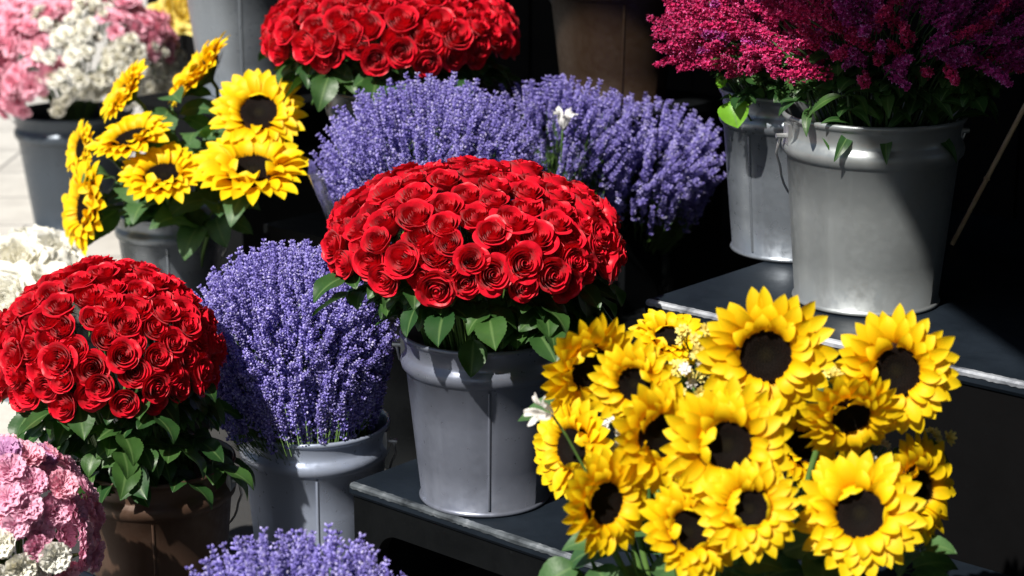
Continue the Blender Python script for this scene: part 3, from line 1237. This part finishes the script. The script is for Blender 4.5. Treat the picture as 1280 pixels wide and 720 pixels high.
# lavender at the bottom edge
Bb = Vector((-.272, 2.30, 0))
base, mouth = bucket(Bb.x, Bb.y, 0, 'b_slate', 'slate grey bucket under the lavender at the bottom edge', R=.12, H=.24, Rb=.1, ear=3.0, bail=-1)
Cb = P(368, 722, 2.30)
L2 = lavender(Cb - Vector((0, 0, .075)), (.165, .15, .13), Vector((Bb.x, Bb.y, .05)), 190, .05, 23, 'violet lavender sprig in the low bunch at the bottom edge', 'lavender sprigs at the bottom edge', 1.0, False)

# back lavender, two bunches
pv = P(797, 366, 4.36)
plinth(.10, 4.17, 1.05, .42, .225, 'long black plinth under the back lavender')
Cv = P(778, 194, 4.28)
L3 = lavender(Cv, (.215, .19, .135), Vector((pv.x, 4.36, .26)), 360, -.5, 25, '', '', 1.15, skirt=120)
Bk = Vector((P(528, 300, 3.86).x, 3.90, 0))
base, mouth = bucket(Bk.x, Bk.y, 0, 'black', 'dark slate bucket under the back left lavender', R=.13, H=.34, Rb=.1, ear=3.0, bail=-1)
Ck = P(535, 200, 3.90)
L4 = lavender(Ck, (.215, .19, .165), Vector((Bk.x, Bk.y, .20)), 400, -.5, 27, '', '', 1.1, skirt=90)
Cm = P(690, 176, 4.16)
L5 = lavender(Cm, (.19, .13, .14), Vector((Cm.x, 4.16, .24)), 190, -.25, 29, '', '', 1.12, False)

allsp = L1 + L2
vis2 = sorted([s for s in L2 if s[7] < 735], key=lambda s: -s[0])[:90]
rest2 = [s for s in L2 if s not in vis2]
vis1 = sorted([s for s in L1], key=lambda s: -s[0])
n1 = 296 - len(vis2)
place_sprigs(vis2)
place_sprigs(vis1[:n1])
print('sprigs', len(vis2), n1, len(vis1) - n1, len(L3), len(L4), len(L5))
mass = mass_sprigs(vis1[n1:] + rest2 + L3 + L4 + L5)
solo('lavender', mass, 'dense mass of lavender sprigs filling the back bunches', 'lavender', kind='stuff')

# glass vase of the back right lavender
t = thing('glass_vase', (pv.x, 4.36, .2265), 'clear glass vase of lavender stems behind the central roses', 'vase')
mb = MB()
mb.lathe([(.001, .0), (.072, 0), (.082, .004), (.084, .012), (.086, .10), (.098, .24), (.118, .34), (.115, .341), (.094, .24), (.081, .10), (.079, .018), (.001, .014)], 56)
part('glass_body', mb.mesh('glass_body', M['glass']), t)
mb = MB()
mb.lathe([(.080, .001), (.0875, .002), (.089, .006), (.0875, .010), (.080, .011)], 56)
part('foot_rim', mb.mesh('foot_rim', M['zinc']), t)
wrap(Bk, .33, .60, .11, .225, 'creased clear cellophane sleeve round the back left lavender', 9)


# sunflowers --------------------------------------------------------
def sunflower(pos, d, Rh, bottom, mouthp, label, group, seed, fold=0.1, small=False, roll=None, nl=0, elong=1.0):
    rs = random.Random(seed)
    t = thing('sunflower', bottom, label, 'sunflower', group)
    roll = rs.uniform(0, 6) if roll is None else roll
    W = FR(pos, d, roll, Rh)
    part('disc', rs.choice(DISC), t, world=W)
    part('bracts', BRACT, t, world=W)
    specs = []
    n0 = 25
    ph = rs.uniform(0, 1)
    for k in range(n0):
        specs.append((OUTER, 2 * PI * (k + rs.uniform(-.18, .18)) / n0 + ph, .42, -.03, rs.uniform(.88, 1.12)))
    for k in range(19):
        specs.append((MIDP, 2 * PI * (k + .5 + rs.uniform(-.2, .2)) / 19 + ph, .40, .0, rs.uniform(.85, 1.12)))
    for k in range(17):
        a = 2 * PI * (k + rs.uniform(-.2, .2)) / 17 + ph
        if rs.random() < fold:
            specs.append((FOLD, a, .44, .02, rs.uniform(.7, 1.0)))
        elif rs.random() < .9:
            specs.append((INNER, a, rs.uniform(.335, .375), .03, rs.uniform(.75, 1.05)))
    for meshes, a, r, z, s in specs:
        L = W @ Matrix.Rotation(a, 4, 'Z') @ Matrix.Translation((r, 0, z)) @ Matrix.Rotation(rs.uniform(-.14, .14), 4, 'Y') @ Matrix.Rotation(rs.uniform(-.18, .18), 4, 'X') @ Matrix.Diagonal((s, rs.uniform(.85, 1.15), s, 1))
        part('petal', rs.choice(meshes), t, world=L)
    foot = Vector(pos) - Vector(d) * Rh * .28
    pts = bez(foot, foot - Vector(d) * .07, mouthp + Vector((0, 0, .08)), bottom, 11)
    mb = MB()
    mb.tube([p - bottom for p in pts], .0045, 7)
    part('stem', mb.mesh('stem', M['green']), t)
    for q in range(nl):
        p = pts[rs.choice((1, 2, 3, 4))]
        o = Vector((rs.uniform(-1, 1), rs.uniform(-1.2, .5), rs.uniform(-.5, .4))).normalized()
        part('leaf', rs.choice(SLEAF), t, world=XFR(p, o, (0, -.4, 1), rs.uniform(.55, .85)))
    return t


Fb = Vector((.275, 2.36, 0))
base, mouth = bucket(Fb.x, Fb.y, 0, 'b_slate', 'grey bucket holding the front sunflowers below the tall bench', R=.14, H=.32, ear=3.0, bail=-1)
G = 'sunflowers in the front bouquet'
FS = [
    # px py y dia face(r,u,t) label fold
    (735, 458, 2.46, 124, (.42, -.30, .75), 'sunflower at the top left corner of the front bouquet, turned to the right', .05),
    (793, 479, 2.38, 100, (-.12, -.22, 1), 'small sunflower just inside the top left corner of the front bouquet', .1),
    (838, 425, 2.58, 92, (.1, .75, .6), 'half hidden sunflower between the top left one and the big topmost one', .2),
    (957, 443, 2.40, 150, (-.08, -.22, 1), 'biggest and topmost sunflower of the front bouquet with a wide dark disc', .03),
    (1120, 463, 2.40, 140, (-.10, -.16, 1), 'large sunflower at the upper right corner of the front bouquet', .03),
    (1062, 518, 2.36, 116, (.12, -.62, .80), 'nodding sunflower below the upper right one of the front bouquet', .05),
    (822, 545, 2.32, 128, (.55, -.02, .85), 'sunflower left of the central one, its disc turned to the right', .08),
    (908, 556, 2.26, 146, (.05, -.05, 1), 'central sunflower of the front bouquet facing straight out', .12),
    (936, 636, 2.22, 114, (.02, .05, 1), 'smaller sunflower directly below the central one with a notched disc', .35),
    (860, 665, 2.24, 122, (.40, .42, .80), 'bottom sunflower of the front bouquet looking up to the right', .1),
    (754, 628, 2.28, 126, (.58, -.06, .80), 'sunflower at the lower left of the front bouquet, disc seen as a tall oval', .05),
    (718, 560, 2.42, 114, (-.62, .05, .70), 'sunflower on the left edge seen from its side without its disc', .1),
    (1075, 642, 2.26, 144, (-.12, .12, 1), 'large sunflower at the lower right of the front bouquet', .1),
    (1143, 612, 2.40, 128, (.62, .0, .65), 'sunflower on the right edge seen from its side behind the lower right one', .1),
    (1000, 560, 2.46, 104, (.45, .35, .65), 'shaded sunflower deep in the bouquet to the right of the central one', .1),
    (1012, 655, 2.50, 70, (.1, .3, .8), None, .1),
]
for i, (px, py, y, dia, fc, lab, fo) in enumerate(FS):
    if lab is None:
        continue
    pos = P(px, py, y)
    d = face(*fc)
    Rh = dia / 2 / FPX * (y * math.cos(PITCH) + .25) * 1.17
    ra = Vector((pos.x - Fb.x, pos.y - Fb.y, 0)) * .35
    sunflower(pos, d, Rh, base + ra + Vector((0, 0, .02)), mouth + ra, lab, G, 100 + i, fo, nl=0)

# filler sprays among the front sunflowers
YB = [mum_mesh(s, 'yellow', .010, ((8, 1, .2), (6, .7, .8))) for s in range(2)]
WB = [mum_mesh(s + 4, 'white', .010, ((8, 1, .2), (6, .7, .8))) for s in range(2)]
CR = [mum_mesh(s + 9, 'cream', .018) for s in range(3)]
PK = [mum_mesh(s + 14, 'pink', .020) for s in range(3)]


def spray(loc, d, heads, root, label, cat, group, name, n_=7, spread=.03, seed=0, hs=1.0, leafs=0):
    """one branching stem with several small flower heads"""
    rs = random.Random(seed)
    t = thing(name, root, label, cat, group)
    d = Vector(d).normalized()
    fork = Vector(loc) - d * spread * 2.0
    mb = MB()
    pts = bez(fork, fork - d * .05, root + Vector((0, 0, .12)), root, 8)
    mb.tube([p - root for p in pts], .002, 5)
    hp = []
    for k in range(n_):
        o = Vector((rs.gauss(0, 1), rs.gauss(0, 1), rs.gauss(0, 1))).normalized() * spread * rs.uniform(.4, 1.1)
        o -= d * o.dot(d) * .5
        p = Vector(loc) + o
        hd = (d + o.normalized() * .6).normalized()
        mb.tube([fork - root, (fork + p) / 2 - root + o * .2, p - root], .0010, 4)
        hp.append((p, hd))
    part('stem', mb.mesh('stem', M['green']), t)
    for p, hd in hp:
        part('flower_head', rs.choice(heads), t, world=FR(p, hd, rs.uniform(0, 6), hs * rs.uniform(.75, 1.2)))
    for k in range(leafs):
        part('leaf', rs.choice(RLEAF), t, world=XFR(pts[1 + k % 3], (rs.uniform(-1, 1), rs.uniform(-1, .3), rs.uniform(-.5, .3)), (0, 0, 1), .8))
    return t


root = mouth - Vector((0, 0, .25))
for i, (px, py, y, hd, lab) in enumerate([
    (868, 425, 2.50, YB, 'fine yellow filler spray between the two topmost front sunflowers'),
    (872, 462, 2.42, WB + YB, 'pale filler spray left of the biggest front sunflower'),
    (1040, 470, 2.50, YB, 'yellow-green filler spray between the topmost and upper right sunflowers'),
    (855, 478, 2.50, YB, 'yellow filler spray right of the small upper left sunflower'),
    (1095, 565, 2.46, WB, 'whitish filler spray above the lower right front sunflower'),
    (1165, 545, 2.50, YB, 'thin green-yellow filler spray under the upper right front sunflower'),
    (948, 610, 2.36, WB, 'tiny white filler spray above the notched sunflower'),
    (760, 545, 2.44, WB, 'white filler spray in the gap at the left of the front bouquet'),
]):
    spray(P(px, py, y), face(0, .4, 1), hd, root + Vector((.01 * i - .03, 0, 0)), lab, 'filler flower', 'filler sprays among the front sunflowers', 'filler_spray', 9, .028, 300 + i)


def leafy_branch(loc, root, n_, label, group, seed, dirs=None, meshes=SLEAF, s=1.0, mat='green'):
    rs = random.Random(seed)
    t = thing('leafy_stem', root, label, 'foliage', group)
    loc = Vector(loc)
    pts = bez(loc, loc - Vector((0, 0, .06)), root + Vector((0, 0, .15)), root, 9)
    mb = MB()
    mb.tube([p - root for p in pts], .0026, 6)
    part('stem', mb.mesh('stem', M[mat]), t)
    for k in range(n_):
        p = pts[min(k // 2, 4)]
        a = rs.uniform(0, 2 * PI)
        dd = Vector((math.cos(a), -abs(math.sin(a)) * .9 + .2, rs.uniform(-.45, .5))) if dirs is None else Vector(dirs[k % len(dirs)])
        part('leaf', rs.choice(meshes), t, world=XFR(p, dd, (rs.uniform(-.4, .4), -.5, 1), s * rs.uniform(.8, 1.2)))
    return t


for i, (px, py, y, lab) in enumerate([
    (745, 535, 2.52, 'leafy stem in the left gap of the front sunflowers'), (790, 690, 2.34, 'leafy stem hanging at the lower left below the front sunflowers'),
    (1000, 600, 2.42, 'leafy stem filling the dark gap right of the central sunflower'), (1030, 690, 2.36, 'leafy stem below and between the two lowest right sunflowers'),
    (1120, 560, 2.46, 'leafy stem between the upper and lower right front sunflowers'), (960, 700, 2.34, 'leafy stem under the notched front sunflower'),
    (820, 600, 2.42, 'leafy stem behind the lower left front sunflowers'), (1040, 470, 2.54, 'leafy stem behind the upper gap of the front sunflowers'),
    (880, 500, 2.52, 'leafy stem behind the central front sunflowers'), (900, 712, 2.30, 'leafy stem at the bottom edge under the middle front sunflowers'), (1140, 690, 2.40, 'leafy stem at the bottom right under the front sunflowers'), (740, 700, 2.36, 'leafy stem under the lower left front sunflower')]):
    leafy_branch(P(px, py, y), base + Vector((.04 * math.cos(i), .04 * math.sin(i), .03)), 7, lab, 'leafy stems among the front sunflowers', 400 + i, s=.58)

# fine thread-like greenery (single white petal flower at the left of the bouquet)
LILY = MB()
for k in range(5):
    cup_petal(LILY, 2 * PI * k / 5, .010, 0, .034, 1.0, .010, 70 + k, wave=.002)
LILYM = LILY.mesh('blossom', M['white'])
p = P(690, 518, 2.34)
t = thing('white_blossom', root, 'single small white blossom poking out at the left of the front sunflowers', 'flower')
part('blossom', LILYM, t, world=FR(p, face(-.6, .2, .5), 0, 1.0))
mb = MB()
mb.tube([q - root for q in bez(p, p + Vector((.03, .03, -.04)), root + Vector((0, 0, .1)), root)], .0018, 5)
part('stem', mb.mesh('stem', M['green']), t)
p = P(703, 160, 4.02)
rt = Vector((Cm.x, 4.16, .26))
t = thing('white_blossom', rt, 'single white blossom standing up among the back lavender', 'flower')
part('blossom', LILYM, t, world=FR(p, face(.1, .8, .4), 1, 1.25))
mb = MB()
mb.tube([q - rt for q in bez(p, p - Vector((0, 0, .08)), rt + Vector((0, 0, .1)), rt)], .0018, 5)
part('stem', mb.mesh('stem', M['green']), t)

# back sunflowers
Sb = P(213, 290, 4.25)
plinth(Sb.x + .02, 4.25, .36, .36, .19, 'black plinth under the back left sunflower bucket')
base, mouth = bucket(Sb.x, 4.25, .1905, 'b_slate', 'silvery bucket under the back left sunflowers', R=.118, H=.26, Rb=.094, ear=3.0, bail=-1)
G = 'sunflowers in the back left bouquet'
for i, (px, py, y, dia, fc, lab) in enumerate([
    (252, 90, 4.32, 98, (-.62, .52, .30), 'topmost back left sunflower tilted like a plate, disc hidden'),
    (158, 116, 4.26, 80, (-.62, .42, .36), 'upper left sunflower of the back bouquet turned away to the left'),
    (165, 174, 4.12, 94, (-.25, .78, .48), 'back left sunflower above and left of the low middle one'),
    (104, 186, 4.18, 64, (-.72, .1, .55), 'small sunflower at the left edge of the back bouquet'),
    (110, 258, 4.10, 108, (-.74, .08, .52), 'lowest left sunflower of the back bouquet, a tall narrow oval'),
    (205, 220, 4.04, 98, (-.02, .72, .60), 'low middle sunflower of the back bouquet above the silvery bucket'),
    (324, 141, 4.16, 104, (.05, .42, .80), 'upper right sunflower of the back bouquet with a wide open disc'),
    (316, 214, 4.04, 126, (.04, .78, .58), 'wide lower right sunflower of the back bouquet facing upwards')]):
    pos = P(px, py, y)
    Rh = dia / 2 / FPX * (y * math.cos(PITCH) + .3) * 1.2
    ra = Vector((pos.x - Sb.x, pos.y - 4.25, 0)) * .3
    sunflower(pos, face(*fc), Rh, base + ra + Vector((0, 0, .02)), mouth + ra, lab, G, 150 + i, .12, nl=1)
for i, (px, py, y, lab) in enumerate([(215, 130, 4.28, 'broad leafy stem in the middle of the back sunflowers'), (265, 165, 4.22, 'pale leafy stem between the right hand back sunflowers'),
                                      (200, 245, 4.14, 'leafy stem drooping over the silvery bucket'), (150, 230, 4.16, 'leafy stem at the lower left of the back sunflowers'),
                                      (270, 250, 4.14, 'leafy stem below the wide back sunflower'), (240, 190, 4.20, 'leafy stem above the silvery bucket')]):
    leafy_branch(P(px, py, y), base + Vector((.04 * math.cos(i), .04 * math.sin(i), .03)), 7, lab, 'leafy stems among the back sunflowers', 430 + i, s=.85)

# right-hand buckets and the burgundy flowers ------------------------
b9 = P(1092, 398, 3.10)
base9, mouth9 = bucket(P(1082, 380, 3.21).x, 3.215, .5315, 'b_warm', 'warm grey tin bucket at the right edge of the tall bench, nearest one', R=.146, H=.316, Rb=.118, seam=.6, ear=.15, bail=1)
base8, mouth8 = bucket(P(990, 345, 3.55).x, 3.56, .5315, 'b_slate', 'white-rimmed slate bucket with a wire handle, behind the warm grey one', R=.139, H=.300, Rb=.110, seam=-2.4, ear=-1.75, bail=1)
GB = 'burgundy flower spikes over the right-hand buckets'


def plumes(C, rad, root, count, lat0, seed, side, droop, redfrac):
    rs = random.Random(seed)
    for shell, cnt in ((1.0, count), (.78, int(count * .35))):
        for d in ellipsoid_points(cnt, lat0, .45, seed):
            tip = C + Vector((d.x * rad[0], d.y * rad[1], d.z * rad[2])) * shell * rs.uniform(.92, 1.08)
            n_ = Vector((d.x / rad[0], d.y / rad[1], d.z / rad[2])).normalized()
            if n_.dot((CAM - tip).normalized()) < (-.12 if shell == 1.0 else .05):
                continue
            px, py = proj(tip)
            if py < -95 or px > 1370:
                continue
            red = rs.random() < redfrac(px)
            ax = ((tip - root).normalized() * .5 + (d + Vector((0, 0, -.25))) * droop + Vector((rs.uniform(-.35, .35), rs.uniform(-.35, .35), rs.uniform(-.3, .3)))).normalized()
            s = rs.uniform(.62, .9)
            foot = tip - ax * .09 * s
            lab = ('%s flower spike in the burgundy bouquet over the %s' % ('crimson' if red else 'purple', side))
            t = thing('flower_spray', root, lab, 'flower spike', GB)
            part('flower_spike', rs.choice(PLR if red else PLP), t, world=FR(foot, ax, rs.uniform(0, 6), s))
            mb = MB()
            pts = bez(foot, foot - ax * .08, root + (foot - root) * .45 + Vector((0, 0, .03)), root, 7)
            mb.tube([q - root for q in pts], .0017, 4)
            part('stem', mb.mesh('stem', M['dgreen']), t)
            if rs.random() < .5:
                part('leaf', rs.choice(RLEAF), t, world=XFR(pts[2], (rs.uniform(-1, 1), -1, rs.uniform(-.6, .2)), (0, 0, 1), .7))


rf = lambda px: .85 if px < 1000 else (.62 if px < 1130 else .35)
plumes(P(955, 40, 3.50), (.20, .19, .125), mouth8 - Vector((0, 0, .2)), 190, -.5, 51, 'slate bucket', .8, rf)
plumes(P(1140, 40, 3.22), (.285, .22, .135), mouth9 - Vector((0, 0, .2)), 215, -.45, 53, 'warm grey bucket', .8, rf)
DL = [big_leaf_mesh(s + 30, .07, .02, 'leaf', .8, .01) for s in range(3)]
for i, (px, py, y, b) in enumerate([(950, 120, 3.45, base8), (985, 118, 3.42, base8), (1010, 120, 3.10, base9), (1060, 125, 3.06, base9), (1110, 128, 3.05, base9), (1160, 122, 3.08, base9), (1200, 118, 3.12, base9)]):
    leafy_branch(P(px, py - 6, y + .04), b + Vector((.02, 0, .03)), 6, ('leftmost' if i == 0 else 'rightmost' if i == 6 else ORD[i] + ' from the left,') + ' leafy stem under the burgundy flowers', 'leafy stems under the burgundy flowers', 460 + i, meshes=DL, s=.95, mat='dgreen')
rt = base8 + Vector((-.05, -.04, .05))
LL = big_leaf_mesh(77, .048, .050, 'lime', .5, .012)
p = P(912, 118, 3.42)
t = thing('leafy_stem', rt, 'stem with a bright lime leaf hanging over the white rim', 'foliage')
mb = MB()
mb.tube([q - rt for q in bez(p, p - Vector((-.02, 0, .03)), rt + Vector((0, 0, .2)), rt)], .0018, 5)
part('stem', mb.mesh('stem', M['green']), t)
part('leaf', LL, t, world=XFR(p, face(.15, -.8, .35), face(-.2, .25, 1), 1.1))
part('leaf', LL, t, world=XFR(p + Vector((-.005, 0, .012)), face(-.6, .5, .3), face(-.2, .2, 1), .45))

# thin cane leaning at the far right
a, b = P(1190, 303, 3.58), P(1300, 96, 3.62)
mb = MB()
far = a + (b - a) * 1.6
low = Vector((a.x, a.y, .533))
mb.tube([(0, 0, 0), (far - low) * .3, (far - low) * .7, far - low], [.0042, .0042, .0046, .0046], 8)
for f in (.25, .55, .8):
    q = (far - low) * f
    mb.tube([q - (far - low).normalized() * .003, q, q + (far - low).normalized() * .003], [.0046, .0060, .0046], 8)
solo('bamboo_cane', mb.mesh('bamboo_cane', M['bamboo']), 'thin tan cane leaning behind the warm grey bucket at the right edge', 'cane', low)

# back row ------------------------------------------------------------
Bt = P(768, 40, 4.45)
plinth(Bt.x, Bt.y, .38, .38, .66, 'tall black plinth under the umber bucket')
baseu, mouthu = bucket(Bt.x, Bt.y, .6605, 'b_umber', 'umber brown tin bucket in shade at the top behind the lavender', R=.150, H=.30, Rb=.115, ear=3.0, bail=-1)
for i in range(9):
    a = i * .7
    leafy_branch(mouthu + Vector((.08 * math.cos(a), .08 * math.sin(a) - .02, .05 + .02 * (i % 2))), baseu + Vector((.03 * math.cos(a), .03 * math.sin(a), .03)), 5, 'dark leafy stem in the umber bucket in the shade', 'leafy stems in the umber bucket', 480 + i, meshes=RLEAF, s=1.0)
Bg = P(306, 105, 5.2)
plinth(Bg.x, Bg.y, .4, .4, Bg.z - .03, 'black plinth under the tall grey bucket')
bg_, mg_ = bucket(Bg.x, Bg.y, Bg.z - .0295, 'b_slate', 'tall plain grey bucket at the top behind the back sunflowers', R=.155, H=.40, Rb=.112, ear=3.0, bail=-1)

# potted mums, far left
Bm = Vector((P(98, 280, 6.0).x, 6.02, 0))
basem, mouthm = bucket(Bm.x, Bm.y, 0, 'b_dark', 'dark slate bucket with pink and cream flowers at the far left', R=.178, H=.36, Rb=.135, ear=3.0, bail=-1)
rs = random.Random(5)
k1 = k2 = 0
for d in ellipsoid_points(76, -.45, .4, 61):
    Cc = P(92, 78, 6.0)
    p = Cc + Vector((d.x * .30, d.y * .24, d.z * .20))
    if d.y > .5:
        continue
    px, py = proj(p)
    pink = px < 55 or (px > 140 and py < 55) or (py < 5)
    n_ = Vector((d.x, d.y, d.z * 1.3)).normalized()
    side = 'left' if px < 62 else 'top right'
    spray(p, n_, PK if pink else CR, mouthm - Vector((0, 0, .2)), ('pink chrysanthemum spray at the %s of the far left bucket' % side) if pink else 'cream chrysanthemum spray in the middle of the far left bucket',
          'chrysanthemum', 'pink chrysanthemums at the far left' if pink else 'cream chrysanthemums at the far left', 'chrysanthemum_spray', 12 if pink else 14, .062, int(1000 + 970 * p.x * p.z), 1.7 if pink else 1.25, 0)
# yellow tulip-like bloom behind them
p = P(232, 18, 6.1)
rt = mouthm - Vector((-.05, 0, .2))
t = thing('yellow_bloom', rt, 'large pale yellow bloom to the right of the pink flowers at the far left', 'flower')
part('blossom', peony_mesh(91, 'yellow'), t, world=FR(p, face(.2, .4, .8), 0, 1.3))
mb = MB()
mb.tube([q - rt for q in bez(p, p - Vector((.05, 0, .08)), rt + Vector((0, 0, .2)), rt)], .003, 5)
part('stem', mb.mesh('stem', M['green']), t)

# peonies, left middle
Bp = Vector((P(30, 400, 4.3).x, 4.35, 0))
basep, mouthp = bucket(Bp.x, Bp.y, 0, 'b_slate', 'grey bucket under the white peonies at the left edge', R=.12, H=.2, Rb=.1, ear=3.0, bail=-1)
PE = [peony_mesh(s) for s in (81, 82)]
for i, (px, py, y, fc, lab) in enumerate([
    (22, 325, 4.22, (.1, .5, .7), 'largest white peony at the left edge beside the lowest back sunflower'), (68, 318, 4.34, (.5, .5, .6), 'white peony to the right of the largest one at the left edge'),
    (8, 372, 4.14, (-.2, .1, .9), 'lowest white peony half cut by the left edge'), (78, 360, 4.24, (.6, .1, .7), 'white peony just above the lower left roses'),
    (-20, 330, 4.3, (-.5, .4, .6), 'white peony cut off by the left edge'), (45, 368, 4.16, (.1, .0, .9), 'white peony between the lowest and the rightmost at the left edge'), (40, 300, 4.44, (.1, .9, .3), 'white peony at the back of the left edge cluster')]):
    p = P(px, py, y)
    rt = basep + Vector((.02 * math.cos(i), .02 * math.sin(i), .03))
    t = thing('peony', rt, lab, 'peony', 'white peonies at the left edge')
    part('blossom', PE[i % 2], t, world=FR(p - face(*fc) * .02, face(*fc), i, .95))
    mb = MB()
    mb.tube([q - rt for q in bez(p - face(*fc) * .02, p - face(*fc) * .07, mouthp, rt)], .003, 5)
    part('stem', mb.mesh('stem', M['green']), t)

# pink and lilac carnations, bottom left
Bc = Vector((P(22, 700, 2.72).x, 2.74, 0))
basec, mouthc = bucket(Bc.x, Bc.y, 0, 'b_slate', 'grey bucket under the pink carnations at the bottom left', R=.12, H=.2, Rb=.1, ear=3.0, bail=-1)
CA = {'palepink': [ruffle_mesh(s, 'palepink') for s in (1, 2)], 'lilac': [ruffle_mesh(3, 'lilac')], 'cream': [ruffle_mesh(4, 'cream')], 'pink': [ruffle_mesh(6, 'pink')]}
rs = random.Random(9)
words = {'palepink': 'pale pink', 'lilac': 'lilac', 'cream': 'cream', 'pink': 'deep pink'}
for d in ellipsoid_points(96, -.3, .45, 71):
    Cc = P(12, 668, 2.76)
    p = Cc + Vector((d.x * .125, d.y * .12, d.z * .138)) * rs.uniform(.84, 1.1)
    if d.y > .55:
        continue
    px, py = proj(p)
    if py > 745:
        continue
    kind = 'lilac' if py < 575 and rs.random() < .45 else ('cream' if (py > 660 and px < 75 and rs.random() < .75) else ('pink' if rs.random() < .12 else 'palepink'))
    n_ = (Vector((d.x, d.y, d.z)) + Vector((rs.uniform(-.3, .3), rs.uniform(-.3, .3), 0))).normalized()
    rt = basec + Vector((d.x * .05, d.y * .05, .03))
    t = thing('carnation', rt, '%s frilled carnation in the cluster at the bottom left' % words[kind], 'carnation', 'carnations at the bottom left')
    q0 = p - n_ * .015
    part('blossom', rs.choice(CA[kind]), t, world=FR(q0, n_, rs.uniform(0, 6), rs.uniform(.72, 1.0)))
    mb = MB()
    mb.tube([q - rt for q in bez(q0, q0 - n_ * .05, mouthc, rt)], .002, 5)
    part('stem', mb.mesh('stem', M['green']), t)
